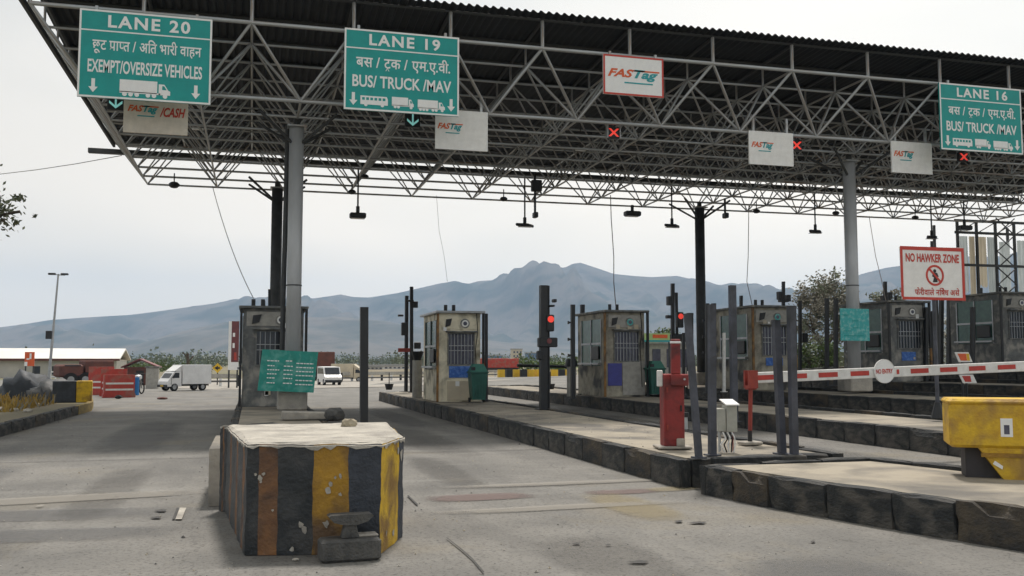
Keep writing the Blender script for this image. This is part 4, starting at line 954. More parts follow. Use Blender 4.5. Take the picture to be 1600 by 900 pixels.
# long boom
Yb = 12.45; a = at(1165, 591, Yb); b2 = at(1640, 570.5, Yb); L = (b2-a).length; ang = math.atan2(b2.z-a.z, b2.x-a.x)
t = thing('boom_barrier', 'long white boom with red reflective dashes and a round no entry disc', 'barrier', a); t.rotation_euler = (0, -ang, 0)
MB().box(0, L+1.2, -.03, .03, -.078, .078, arm_w, .008).build('arm', t)
for i, (u_a, u_b) in enumerate([(1178, 1208), (1231, 1259), (1277, 1307), (1327, 1356), (1399, 1403), (1421, 1449), (1467, 1494), (1512, 1538), (1557, 1585), (1603, 1630)]):
    xa = at(u_a, 580, Yb).x-a.x; xb = at(u_b, 580, Yb).x-a.x
    MB().box(xa, xb, -.035, -.029, -.035, .035, arm_r, .003).build('reflector', t)
c = at(1379, 580, Yb); cx = c.x-a.x; cz = c.z-a.z-math.tan(ang)*cx; ds = MB().disc(cx, cz, .178, -.05, -.036, white_m, 36); dO = ds.build('disc', t)
MB().disc(cx, cz, .178, -.053, -.049, orange_m if False else arm_w, 36, .165).build('disc_rim', dO)
lettering(dO, 'NO ENTRY', red_m, cx-.15, cx+.14, cz-.035, cz+.035, -.054, bold=.03)
# boom pivot on island three, outside the picture
pv = a+Vector((L+.9, 0, (b2.z-a.z)*(1+.9/L)))
t = thing('barrier_post', 'boom pivot cabinet beyond the right edge, holding the long white boom', 'barrier', (pv.x, Yb+.25, zg(pv.x)+IH if 10.3 < pv.x < 12.5 else zg(pv.x)))
MB().box(-.15, .15, -.17, .15, 0, pv.z-t.location.z+.1, cab_red, .015).build('cabinet', t)
# rest stand
p = gnd(1172, 695, IH); q = at(1172, 592, p.y)
t = thing('boom_rest', 'red boom rest stand on a small concrete foot', 'stand', p)
hh = q.z-IH
b = MB().tube((0, 0, .04), (.03, 0, hh), .03, rust_red, 8); b.build('pole', t)
MB().tube((0, 0, .04), (0, 0, .2), .033, blackp, 8).build('pole_foot', t)
MB().box(-.14, .14, -.12, .12, 0, .05, conc_m, .012).build('foot', t)
MB().box(-.04, .10, -.08, -.04, hh-.13, hh+.12, rust_red).box(-.04, .10, .04, .08, hh-.13, hh+.12, rust_red).box(-.04, .10, -.04, .04, hh-.15, hh-.09, rust_red).build('cradle', t)
# grey control box on legs
p = gnd(1134, 706, IH)
t = thing('control_box', 'grey twin control box on thin legs with dangling cables, between the narrow posts', 'control box', p, math.radians(-8))
MB().box(-.01, .13, -.09, .1, .26, .60, grey_box, .006).build('box_body', t); MB().box(-.13, -.018, -.08, .09, .27, .56, grey_box, .006).build('side_box', t)
MB().add([(-.03, -.13, .60), (.15, -.13, .60), (.15, .13, .66), (-.03, .13, .66), (-.03, -.13, .615), (.15, -.13, .615), (.15, .13, .675), (-.03, .13, .675)], [(3, 2, 1, 0), (4, 5, 6, 7), (0, 1, 5, 4), (1, 2, 6, 5), (2, 3, 7, 6), (3, 0, 4, 7)], white_m).build('lid', t)
for x, y in ((-.11, -.06), (-.05, .06), (.02, -.06), (.12, .06)): MB().tube((x, y, 0), (x, y, .27), .009, rust_red if x > .1 else steel_m, 6).build('leg', t)
b = MB()
for i in range(5):
    x = -.06+i*.03; b.path([(x, -.07, .26), (x+.03, -.09, .18), (x-.04+.02*i, -.08, .1), (x+.02, -.07, .0)], .009, rubber if i % 2 else white_m)
b.build('cables', t)
o = MB().tube((0, 0, 0), (0, 0, .22), .03, steel_m, 10).tube((0, 0, .22), (0, 0, .3), .05, blackp, 10).build('short_stub', loc=gnd(1072, 672, IH)); tag(o, 'short steel stub just right of the red cabinet', 'stub')

# ------------------------------------------------------------------ no hawker sign
zi3 = zg(12.3, 15)+IH
p = gnd(1468, 653, zi3); Yh = p.y
t = thing('hawker_sign', 'white NO HAWKER ZONE sign with red border on a dark pole', 'sign', p)
top = at(1460, 385, Yh); k = p.length/1500
MB().tube((0, .04, 0), (0, .04, top.z-zi3-.3), .035, bluep, 10).build('pole', t)
MB().tube((0, .04, 0), (0, .04, .28), .13, blackp, 12, .05).build('pole_foot', t)
MB().tube((0, .04, 0), (0, .04, top.z-zi3+.1), .03, blackp, 10).build('upper_pole', t)
a = at(1410, 467, Yh); b = at(1507, 467, Yh); c = at(1408, 386, Yh)
W = b.x-a.x; Hh = c.z-a.z; bd = bpy.data.objects.new('sign_face', None); 
xo = (a.x+b.x)/2-p.x; zo = a.z-zi3
fb = MB().plate([(xo-W/2, zo), (xo+W/2+.02, zo), (xo+W/2, zo+Hh+.03), (xo-W/2-.02, zo+Hh)], 0, .02, wback_m).build('sign_face', t)
bd = MB(); e = .05
bd.box(xo-W/2-.02, xo+W/2+.02, -.006, .0, zo+Hh-e+.005, zo+Hh+.02, red_m).box(xo-W/2, xo+W/2+.02, -.006, .0, zo-.01, zo+e-.01, red_m).box(xo-W/2-.02, xo-W/2+e-.02, -.006, .0, zo+e-.01, zo+Hh-e+.005, red_m).box(xo+W/2-e+.015, xo+W/2+.02, -.006, .0, zo+e-.01, zo+Hh-e+.005, red_m)
bd.build('border', fb)
lettering(fb, 'NO HAWKER ZONE', red_m, xo-W*.43, xo+W*.43, zo+Hh*.72, zo+Hh*.89, -.006, bold=.03)
lettering(fb, ['फ', 'े', 'र', 'ी', 'व', 'ा', 'ल', 'े', ' ', 'न', 'ि', 'ष', 'े', 'ध', ' ', 'अ', 'स', 'े'], red_m, xo-W*.3, xo+W*.42, zo+Hh*.08, zo+Hh*.23, -.006)
cx, cz, r = xo+W*.03, zo+Hh*.47, Hh*.205
MB().disc(cx, cz, r, -.006, .0, red_m, 28, r*.8).build('prohibition_ring', fb)
MB().plate([(cx-r*.72, cz+r*.58), (cx-r*.58, cz+r*.72), (cx+r*.72, cz-r*.58), (cx+r*.58, cz-r*.72)][::-1], -.0075, .0, red_m).build('prohibition_bar', fb)
hk = MB().disc(cx, cz+r*.42, r*.17, -.005, .0, blackp, 12).plate([(cx-r*.3, cz-r*.1), (cx-r*.2, cz+r*.25), (cx+r*.25, cz+r*.25), (cx+r*.42, cz-r*.15), (cx+r*.2, cz-r*.1), (cx+r*.28, cz-r*.65), (cx-r*.25, cz-r*.65), (cx-r*.1, cz-r*.2)], -.005, .0, blackp)
hk.build('hawker_pictogram', fb)
rock('stone', 'small white stone in the lane near the yellow crash drum', gnd(1473, 706, zg(10)), (.06, .05, .03), white_top, 21)

# ------------------------------------------------------------------ yellow crash drum on the slab, right edge
zs = IH-.03; p = gnd(1515, 748, zs); kk = math.hypot(p.x, p.y)/1500
t = thing('crash_drum', 'scuffed yellow plastic crash drum cut off by the right edge', 'crash drum', p, math.radians(-33))
ksc = 1500/(p.x*math.sin(YAW)+p.y*math.cos(YAW))
def q(u, v): return (u-1515)/ksc, H-zs+(568-v)/ksc
x0, z1 = q(1489, 628); _, zt = q(1489, 619); x1 = x0+1.15; _, zm = q(1489, 698)
b = MB(); b.box(x0, x1, 0, .6, zm, z1, yplast, .03); b.build('upper_body', t)
b = MB().box(x0-.01, x1+.01, -.012, .612, z1-.03, z1+.035, yplast, .03); b.build('lid', t)
xs0 = q(1530, 698)[0]; xs1 = q(1568, 752)[0]
b = MB().plate([(xs0, zm), (xs0+.22, 0), (x1-.22, 0), (x1-.05, zm)], -.0+.03, .55, yplast); b.build('tapered_base', t)
b = MB().box(q(1513, 0)[0], xs0+.25, .15, .5, 0, zm-.003, M('drum_dark_leg', (.05, .045, .05), (.03, .03, .032), 4, .7)); b.build('leg', t)
xl, zl = q(1561, 652); b = MB().box(xl, xl+.11, -.006, .002, q(0, 680)[1], zl, white_m).box(xl+.03, xl+.08, -.009, -.005, q(0, 676)[1], q(0, 662)[1], vioglass); b.build('label_patch', t)
b = MB().plate([(q(1549, 718)[0], q(0, 722)[1]), (q(1562, 728)[0], q(0, 730)[1]), (q(1563, 724)[0], q(0, 725)[1]), (q(1552, 716)[0], q(0, 717)[1])][::-1], .024, .031, white_m); b.build('scuff_mark', t)
MB().box(xs0+.02, x1-.05, .012, .032, zm-.09, zm-.05, ora_paint).build('rib', t)

# orange chevron plates beyond the boom
for (u, v, wp, hp, lab) in ((1505, 558, 22, 14, 'orange and yellow plate above the boom, tilted'), (1512, 592, 22, 12, 'orange plate with pale edge below the boom')):
    p = at(u, v, 20); k = p.length/1500; wv, hv = wp*k/2, hp*k/2
    t = thing('reflector_plate', lab, 'reflector', p); MB().plate([(-wv-.05, hv), (-wv+.06, -hv), (wv+.08, -hv), (wv-.03, hv)], 0, .02, arm_w).build('plate', t)
    MB().plate([(-wv*.6-.05, hv*.7), (-wv*.6+.04, -hv*.7), (wv*.55, -hv*.7), (wv*.4, hv*.7)], -.005, .001, arm_r if v > 580 else orange_m).build('orange_panel', t)
    if v < 580: MB().plate([(wv*.45, hv*.7), (wv*.6, -hv*.7), (wv, -hv*.7), (wv*.9, hv*.7)], -.005, .001, saf).build('yellow_panel', t)
    MB().tube((0, .05, 0), (0, .05, -(p.z-zg(p.x))), .03, blackp, 6).build('stake', t)

# ------------------------------------------------------------------ scaffold tower with plastic sheets, right
T0 = at(1503, 560, 37); tw = thing('scaffold_tower', 'dark lattice tower hung with pale plastic sheets at the right edge', 'scaffold', (T0.x, 37, 0))
Ht = at(1503, 345, 37).z; Wt = 4.2
for x in (0, 1.05, 2.1, 3.15, Wt):
    MB().box(x-.05, x+.05, -.05, .05, 0, Ht, truss_d).build('upright', tw)
    if x in (0, Wt): MB().box(x-.05, x+.05, 1.5, 1.6, 0, Ht, truss_d).build('upright', tw)
for z in (Ht, Ht-.55, Ht-2.05, Ht-3.6, Ht-5): MB().box(-.2, Wt+.2, -.09, -.05, z-.06, z+.06, truss_d).build('ledger', tw)
b = MB()
for z in lines(.5, Ht-.6, .8): b.tube((2.1, -.06, z), (3.15, -.06, z+.8), .03, truss_d, 5); b.tube((3.15, -.06, z), (2.1, -.06, z+.8), .03, truss_d, 5)
for z in lines(Ht-.55, Ht, .55)[:1]:
    for x in (0, 1.05, 2.1, 3.15): b.tube((x, -.06, z), (x+1.05, -.06, z+.55), .025, truss_d, 5)
b.build('lattice_brace', tw, None, None)
for i, (x0_, x1_, zt_, zb_, m) in enumerate([(.15, .62, Ht-.7, Ht-3.3, tarp_p), (.7, 1.0, Ht-.7, Ht-4.6, tarp_c), (1.12, 1.6, Ht-.7, Ht-3.0, tarp_c), (1.68, 2.02, Ht-.7, Ht-4.4, tarp_p), (2.3, 2.9, Ht-.9, Ht-4.8, tarp_p), (3.3, 4.0, Ht-.8, Ht-4.6, tarp_p)]):
    n = 12; vs = []
    for z in (zb_, zt_):
        for j in range(n+1): vs.append((x0_+(x1_-x0_)*j/n, .06+.05*math.sin(j*1.7+i), z+(.1*math.sin(j*2.1) if z == zb_ else 0)))
    MB().add(vs, [(j, j+1, n+2+j, n+1+j) for j in range(n)], m).build('plastic_sheet', tw)

# ------------------------------------------------------------------ vehicles
def wheel(t, x, y, r, wd):
    o = MB().tube((x-wd/2, y, r), (x+wd/2, y, r), r, rubber, 18).build('wheel', t)
    MB().tube((x-wd/2-.01, y, r), (x+wd/2+.01, y, r), r*.55, alu_m, 14).build('rim', o)
def mini_truck(label, loc, rz, s=1.0, bodym=vanw, boxm=vanw, cat='truck'):     # front towards -Y in local space
    t = thing('mini_truck', label, cat, loc, rz)
    MB().side([(-1.9, .35), (-1.9, .75), (-1.72, .98), (-1.35, 1.5), (-.75, 1.55), (-.72, .35)], -.72, .72, bodym).build('cab', t)
    MB().side([(-1.71, 1.02), (-1.39, 1.44), (-1.36, 1.44), (-1.68, 1.02)], -.6, .6, dkglass).build('windscreen', t)
    for sx in (-1, 1):
        MB().side([(-1.55, 1.02), (-1.28, 1.42), (-.92, 1.42), (-.92, 1.02)], sx*.725-.006, sx*.725+.006, dkglass).build('side_window', t)
        MB().box(sx*.5-.1, sx*.5+.1, -1.92, -1.895, .6, .74, white_m, .01).build('headlight', t)
        for y in (-1.3, 1.15): wheel(t, sx*.62, y, .3, .2)
    MB().box(-.72, .72, -1.98, -1.9, .3, .5, blackp, .02).build('bumper', t)
    MB().box(-.6, .6, -.7, 1.75, .38, .5, blackp).build('chassis', t)
    MB().box(-.8, .8, -.66, 1.85, .52, 2.05, boxm, .02).build('cargo_box', t)
    MB().box(-.78, .78, 1.852, 1.87, .56, 2.0, alu_m).build('rear_door', t)
    MB().side([(-1.3, 1.56), (-.68, 2.0), (-.68, 1.56)], -.66, .66, boxm).build('wind_deflector', t)
    for sx in (-1, 1): MB().box(sx*.84-.05, sx*.84+.05, -1.5, -1.44, 1.0, 1.2, blackp).build('mirror', t); MB().side([(-1.6, .5), (-1.6, 1.0), (-1.57, 1.0), (-1.57, .5)], sx*.725-.004, sx*.725+.004, blackp).build('door_seam', t)
    MB().box(-.22, .22, -1.99, -1.981, .36, .46, saf).build('number_plate', t)
    t.scale = (s, s, s); return t
mini_truck('small white box truck parked on the far left side', (at(288, 600, 56).x, 56.5, 0), math.radians(-56), .70)
def van(label, loc, rz, m=vanw, s=1):
    t = thing('van', label, 'van', loc, rz)
    MB().side([(-1.9, .3), (-1.95, .8), (-1.5, 1.05), (-1.05, 1.75), (1.6, 1.8), (1.75, .9), (1.75, .3)], -.8, .8, m).build('body', t)
    MB().side([(-1.49, 1.08), (-1.08, 1.7), (-1.14, 1.7), (-1.55, 1.08)], -.68, .68, dkglass).build('windscreen', t)
    for sx in (-1, 1):
        MB().side([(-1.3, 1.1), (-.98, 1.62), (1.4, 1.65), (1.5, 1.1)], sx*.805-.006, sx*.805+.006, dkglass).build('side_window', t)
        MB().box(sx*.55-.13, sx*.55+.13, -1.965, -1.93, .66, .8, white_m, .01).build('headlight', t)
        for y in (-1.25, 1.15): wheel(t, sx*.72, y, .31, .2)
    MB().box(-.8, .8, -2.0, -1.92, .28, .52, blackp, .03).build('bumper', t); t.scale = (s, s, s); return t
van('white van seen from the front beyond the first booth', (at(514, 600, 68).x, 68, 0), math.radians(8), vanw, .72)
mini_truck('cream box truck beyond the white van, behind the guard rail', (at(547, 590, 78).x, 79, 0), math.radians(70), .72, cream2, cream2)
def lorry(label, u, Y, w_, hh, m, rz=0):
    t = thing('lorry', label, 'lorry', (at(u, 590, Y).x, Y, 0), rz)
    MB().box(-w_/2, w_/2, -.9, .9, .9, hh, m, .05).build('cargo_body', t)
    MB().box(-w_/2-1.6, -w_/2-.1, -.9, .9, .6, hh*.85, m, .12).build('cab', t)
    MB().box(-w_/2-1.3, -w_/2-.3, -.92, -.9, 1.4, hh*.78, dkglass).build('side_window', t)
    MB().box(-w_/2-1.4, w_/2, -.8, .8, .6, .9, blackp).build('chassis', t)
    for x in (-w_/2-.9, w_/2-.6, w_/2-1.8): 
        o = MB().tube((x, -.92, .45), (x, -.6, .45), .45, rubber, 16).build('wheel', t); MB().tube((x, -.94, .45), (x, -.9, .45), .22, alu_m, 12).build('rim', o)
    return t
lorry('pale lorry with orange stripe half hidden by the notice board', 490, 84, 3.4, 2.5, brown_m)
lorry('red lorry far beyond the cream booth', 778, 130, 5.5, 2.2, redplast)
lorry('dark maroon open lorry in front of the long shed', 150, 70, 1.8, 1.7, brown_m, .4)

# ------------------------------------------------------------------ left background
def ground_pt(u, Y): return Vector((at(u, 568, Y).x, Y, 0))
Yw = 112; xa, xb = at(-70, 560, Yw).x, at(182, 560, Yw).x; ht = at(100, 562, Yw).z; hr = at(100, 548, Yw+3).z
t = thing('long_shed', 'long low cream shed with a pale pitched roof at the left', 'shed', (xa, Yw, 0)); Lw = xb-xa
MB().box(0, Lw, 0, 9, 0, ht, wall_c).build('wall', t)
MB().side([(-.5, ht-.05), (4.5, hr+.1), (9.5, ht-.05), (9.5, ht+.1), (4.5, hr+.28), (-.5, ht+.1)], -.4, Lw+.4, roof_w).build('roof', t)
MB().box(-.4, Lw+.4, -.62, -.5, ht-.12, ht+.12, brown_m).build('eaves_gutter', t)
for uc, wd in ((58, .6), (90, 1.1), (126, 1.0), (160, 1.1)):
    x = at(uc, 575, Yw).x-xa; o = MB().box(x-wd/2, x+wd/2, -.03, -.002, ht-1.6, ht-.7, dkglass).build('window', t); MB().box(x-wd/2-.08, x+wd/2+.08, -.06, -.03, ht-1.7, ht-1.6, wall_c).build('sill', o)
# palisade
def fence(x0, x1, y, label, hgt=1.0, m=white_m, name='palisade_fence', step=.5, y1=None):
    t = thing(name, label, 'fence', (x0, y, 0)); n = int((x1-x0)/step); y1 = 0 if y1 is None else y1
    me = None
    for i in range(n+1):
        if me is None:
            o = MB().box(-.05, .05, -.04, .04, 0, hgt, m).build('pale', t); me = o.data
        else: o = link('pale', me, t)
        o.location = (i*step, y1*i/n, 0)
    a = math.atan2(y1, x1-x0)
    for z in (.3, .75):
        o = MB().box(0, math.hypot(x1-x0, y1), -.07, -.045, hgt*z-.05, hgt*z+.05, m).build('rail', t); o.rotation_euler = (0, 0, a)
fence(at(80, 560, 95).x, at(182, 560, 95).x, 95, 'white picket fence in front of the long shed', 1.0, white_m, step=.42)
# roadside guard rail with black and white posts
def guardrail(ua, ub, Y, label, Y1=None):
    a = ground_pt(ua, Y); b = ground_pt(ub, Y1 or Y); d = b-a; n = max(2, int(d.length/1.1)); t = thing('guard_rail', label, 'guard rail', a)
    for i in range(n+1):
        o = MB().box(-.09, .09, -.09, .09, 0, .75, white_m if i % 2 else blackp).build('rail_post', t); o.location = d*(i/n)
    o = MB().box(0, d.length, -.14, -.1, .55, .82, grey_pan, .02).box(0, d.length, -.14, -.1, .28, .40, M('rail_dark_grey', (.16, .16, .16)), .01).build('beam', t); o.rotation_euler = (0, 0, math.atan2(d.y, d.x))  # beam has a second strip below in a darker grey
guardrail(318, 372, 66, 'guard rail right of the small white truck'); guardrail(534, 668, 78, 'guard rail beyond lane nineteen, left of the cream booth', 84); guardrail(30, 70, 70, 'guard rail near the red sign at far left')
# street light mast
p = ground_pt(77, 90); t = thing('light_mast', 'tall grey street light mast with two lamp heads at left', 'street lamp', p); h_ = at(85, 428, 90).z
MB().tube((0, 0, 0), (.45, 0, h_), .13, alu_m, 12, .07).build('pole', t)
for s in (-1, 1): MB().box(.45+s*.5-.3, .45+s*.5+.3, -.15, .15, h_-.08, h_+.08, blackp, .03).build('lamp_head', t)
MB().box(-.35, .55, -.04, .04, h_-.1, h_-.03, alu_m).box(.45, 1.0, -.04, .04, h_-.13, h_-.06, alu_m).build('arm', t)
MB().box(-.35, .12, -.2, .2, 3.6, 4.3, blackp, .03).build('switch_box', t)
# red hoarding
def hoard(u0, u1, v0, v1, Y, label, m, m2, name='hoarding'):
    a = at(u0, v1, Y); b = at(u1, v0, Y); t = thing(name, label, 'hoarding', (a.x, Y, 0)); W = b.x-a.x
    MB().box(0, W, 0, .1, a.z, b.z, m).build('panel', t)
    h_ = b.z-a.z
    for (x0, x1, z0, z1, mm) in m2: MB().box(W*x0, W*x1, -.01, .001, a.z+h_*z0, a.z+h_*z1, mm).build('printed_patch', t)
    for x in (.1, .9): MB().box(W*x-.05, W*x+.05, .1, .2, 0, a.z+h_*.9, truss_d).build('leg', t)
hoard(38, 54, 550, 572, 85, 'small red and white banner left of the light mast', orange_m, [(0, .3, 0, .3, white_m), (.5, .7, .5, .9, white_m), (.2, .5, .45, .55, white_m)], 'banner')
hoard(356, 374, 502, 578, 62, 'tall narrow maroon and white hoarding left of the dark booth', maroon, [(0, .28, 0, 1, white_m), (.28, 1, 0, .16, white_m), (.55, .8, .2, .36, redplast), (.4, .6, .45, .55, white_m), (.4, .62, .68, .76, white_m)])
# arrow sign
p = at(340, 575, 70); t = thing('arrow_sign', 'small yellow road sign with a black arrow left of the hoarding', 'sign', p); MB().plate([(0, -.35), (.35, 0), (0, .35), (-.35, 0)], 0, .03, saf).build('panel', t)
MB().plate([(-.22, 0), (.02, -.16), (.02, -.06), (.15, -.06), (.15, .06), (.02, .06), (.02, .16)], -.006, .001, blackp).build('arrow', t); MB().tube((0, .04, -.3), (0, .04, -p.z), .04, blackp, 8).build('post', t)
# verge clutter
cbs = thing('striped_block', 'smaller black and yellow concrete block on the left verge', 'concrete block', (gnd(114, 629, .24).x, gnd(114, 629, .24).y, .24), .1)
MB().box(-.62, .08, 0, .5, 0, .70, slate_paint, .02).build('black_part', cbs); MB().box(.085, .55, 0, .5, 0, .70, yel_paint, .02).build('yellow_part', cbs)
def heap(name, label, u, v, Y, s, m, seed, cat):
    p = at(u, v, Y); r = random.Random(seed); bm = bmesh.new(); bmesh.ops.create_icosphere(bm, subdivisions=3, radius=1); ph = [r.uniform(0, 6) for _ in range(4)]
    for w_ in bm.verts:
        c = w_.co; f = 1+.16*math.sin(4*c.x+ph[0])*math.cos(5*c.y+ph[1])+.12*math.sin(9*c.z+7*c.x+ph[2]); w_.co = Vector((c.x*s[0]*f, c.y*s[1]*f, max(0, c.z)*s[2]*f))
    me = bpy.data.meshes.new(name); bm.to_mesh(me); bm.free(); me.materials.append(m); me.polygons.foreach_set('use_smooth', [True]*len(me.polygons))
    return tag(link(name, me, loc=(p.x, Y, .22)), label, cat)
heap('tarpaulin_heap', 'large dark blue tarpaulin covered heap at far left', 45, 600, 37, (1.0, 1.2, 1.0), tarp, 2, 'tarpaulin heap')
heap('tarpaulin_heap', 'smaller black tarpaulin heap behind the striped verge block', 85, 600, 35, (.85, 1.0, .75), blk_paint, 4, 'tarpaulin heap')
# dry weeds
r = random.Random(3); mb = MB()
for _ in range(900):
    x = r.uniform(-8.6, -5.9); y = r.uniform(27.5, 33); z = .24; h_ = r.uniform(.08, .34)*(1 if r.random() < .7 else 1.3); a = r.uniform(0, 6.3); d = Vector((math.cos(a), math.sin(a), 0))*.03; l = Vector((r.uniform(-.15, .15), r.uniform(-.15, .15), h_))
    b0 = Vector((x, y, z)); mb.add([b0-d, b0+d, b0+l+d*.4, b0+l-d*.4], [(0, 1, 2, 3)], dry_m if r.random() < .75 else leaf_b)
o = mb.build('dry_weeds', None, 'dry yellow weeds on the left verge', 'stuff'); o['category'] = 'weeds'
for i in range(4): rock('stone', ['pale stone among the dry weeds, nearest the kerb', 'round pale stone among the dry weeds', 'small grey stone on the left verge', 'pale stone beside the striped verge block'][i], (-5.6-i*.45, 27.5+i*.6, .22), (.12, .1, .07), white_top, 30+i)
# red plastic barriers
def jersey(u, v, Y, label, m, L=1.1, hh=.95, rz=0, group=None, stripe=True):
    t = thing('road_barrier', label, 'road barrier', (at(u, v, Y).x, Y, 0), rz, group)
    MB().plate([(-L/2, 0), (L/2, 0), (L/2, .14), (L/2-.04, .2), (L/2-.04, hh), (-L/2+.04, hh), (-L/2+.04, .2), (-L/2, .14)], -.2, .2, m).build('body', t)
    if stripe:
        for z in (.35, .62): MB().box(-L/2+.1, L/2-.1, -.206, -.199, z-.04, z+.04, arm_w).build('reflective_band', t)
    return t
G3 = 'red plastic barriers at the left roadside'
jersey(186, 600, 46, 'red plastic barrier nearest the road, below another', redplast, 1.35, 1.0, .25, G3); jersey(178, 600, 48, 'red plastic barrier just behind the nearest one', redplast, 1.2, 1.25, .1, G3); jersey(158, 600, 50, 'red barrier leaning near the dark maroon lorry', redplast, 1.2, 1.35, -.5, G3)
o = MB().tube((0, 0, 0), (0, 0, .85), .22, M('drum_blue', (.03, .20, .50)), 16).build('blue_drum', loc=ground_pt(211, 49)); tag(o, 'blue drum right of the red barriers', 'drum')
t = thing('maroon_hut', 'low maroon tin hut behind the red barriers', 'hut', ground_pt(194, 72)); MB().box(0, 2.1, 0, 2.4, 0, 1.25, brown_m).build('wall', t); MB().plate([(-.2, 1.2), (1.0, 1.75), (2.3, 1.2), (2.3, 1.27), (1.0, 1.85), (-.2, 1.27)][::-1], -.15, 2.5, maroon).build('roof', t); MB().box(.8, 1.3, -.02, 0, 0, 1.0, blackp).build('door', t)
t = thing('grey_kiosk', 'narrow grey kiosk left of the small white truck', 'kiosk', ground_pt(238, 62)); MB().box(-.35, .35, 0, .7, 0, 1.25, grey_pan, .02).build('cabin', t); MB().box(-.42, .42, -.08, .78, 1.252, 1.33, dark_w).build('roof', t)
# parked motorcycle
t = thing('motorcycle', 'dark motorcycle parked right of the blue drum', 'motorcycle', ground_pt(214, 50), 1.25)
for x in (-.6, .6):
    b = MB(); 
    for i in range(16):
        a, c = 2*PI*i/16, 2*PI*(i+1)/16; b.tube((x+.27*math.cos(a), 0, .3+.27*math.sin(a)), (x+.27*math.cos(c), 0, .3+.27*math.sin(c)), .035, rubber, 5)
    b.build('wheel', t)
MB().tube((-.6, 0, .3), (-.1, 0, .7), .04, blackp).tube((.6, 0, .3), (.35, 0, .95), .035, alu_m).tube((-.1, 0, .7), (.4, 0, .8), .05, blackp).build('frame', t)
MB().box(-.55, .05, -.1, .1, .72, .82, blackp, .03).build('seat', t); MB().box(.02, .4, -.12, .12, .72, .95, vanw, .05).build('fuel_tank', t); MB().tube((.33, -.3, 1.0), (.33, .3, 1.0), .02, blackp).build('handlebar', t); MB().box(-.25, .2, -.13, .13, .25, .6, iron_m, .03).build('engine', t)
rock('stone', 'reddish brick lump on the road edge left of the small white truck', gnd(254, 624), (.22, .12, .06), brown_m, 51); rock('stone', 'dark lump on the road near the red barriers', gnd(185, 623), (.16, .12, .1), rubber, 52)
t = thing('bare_snag', 'thin dark snag of a dead tree behind the small white truck', 'tree', ground_pt(293, 90)); MB().path([(0, 0, 0), (.05, 0, 1.4), (-.02, 0, 2.4)], .15, bark, 6).build('trunk', t)
MB().tube((.02, 0, 1.6), (.5, 0, 2.2), .07, bark, 5).tube((0, 0, 1.9), (-.4, .1, 2.5), .06, bark, 5).build('branch', t)

# ------------------------------------------------------------------ middle and right background
for i, (u, c) in enumerate(((783, saf), (795, blackp), (806, saf), (818, blackp), (829, saf), (841, saf), (866, saf), (877, blackp), (886, saf), (1030, saf), (1042, blackp), (1072, saf))):
    jersey(u, 590, 92+(i % 3)*.6, 'yellow' if False else ('%s plastic barrier in the far row, %s' % ('yellow' if c is saf else 'black', ['leftmost', 'second from left', 'third from left', 'fourth from left', 'fifth from left', 'left of the red signal post', 'right of the red signal post', 'second right of the red signal post', 'left of the grey bollard', 'left of the red cabinet', 'just left of the red cabinet', 'right of the red cabinet'][i])), c, .75, .9, .2*(i % 3), 'yellow and black barriers in the far row', False)
guardrail(760, 900, 100, 'pale far guard rail behind the yellow barriers', 104)
def block(name, u0, u1, vt, Y, m, label, rows=3, cols=4):
    a = at(u0, 568, Y); b = at(u1, 568, Y); W = b.x-a.x; h_ = at((u0+u1)/2, vt, Y).z
    t = thing(name, label, 'building', (a.x, Y, 0)); MB().box(0, W, 0, W*.8, 0, h_, m).build('wall', t); MB().box(-.3, W+.3, -.3, W*.8+.3, h_, h_+.5, M('parapet_grey', (.4, .4, .4))).build('roof', t)
    for r_ in range(rows):
        for c_ in range(cols):
            x = W*(c_+.5)/cols; z = h_*(r_+.6)/(rows+.3); MB().box(x-W/cols*.25, x+W/cols*.25, -.1, -.005, z-h_/rows*.22, z+h_/rows*.22, vioglass).build('window', t)
block('apartment_block', 801, 816, 546, 520, cream2, 'distant cream apartment block left of the red signal post', 4, 3)
block('apartment_block', 824, 841, 552, 480, bluew, 'distant blue building just left of the red signal post', 3, 3)
block('apartment_block', 766, 786, 556, 460, bluew, 'distant low blue building right of the cream booth', 2, 4)
block('apartment_block', 560, 598, 573, 240, wall_c, 'distant low pale building beyond the black gauge post', 1, 6)
block('apartment_block', 600, 640, 572, 260, roof_w, 'distant low white building left of the signal poles', 1, 6)
hoard(1006, 1052, 521, 534, 50, 'green and red shop board beyond the sooty booth', lime, [(.3, .8, .45, .85, orange_m), (0, 1, 0, .2, tealt_m)], 'shop_board')
a = at(1006, 580, 51); b = at(1076, 580, 51); t = thing('site_cabin', 'grey portable cabin with dark windows behind the red cabinet', 'cabin', (a.x, 51, zg(a.x, 51))); W = b.x-a.x; h_ = at(1040, 537, 51).z-zg(a.x, 51)
MB().box(0, W, 0, 2.4, .1, h_, grey_pan).build('wall', t); MB().box(-.1, W+.1, -.2, 2.5, h_, h_+.1, alu_m).build('roof', t)
for x in (.3, .62, .9): MB().box(W*x-.3, W*x+.2, -.03, -.002, h_*.35, h_*.85, vioglass).build('window', t)

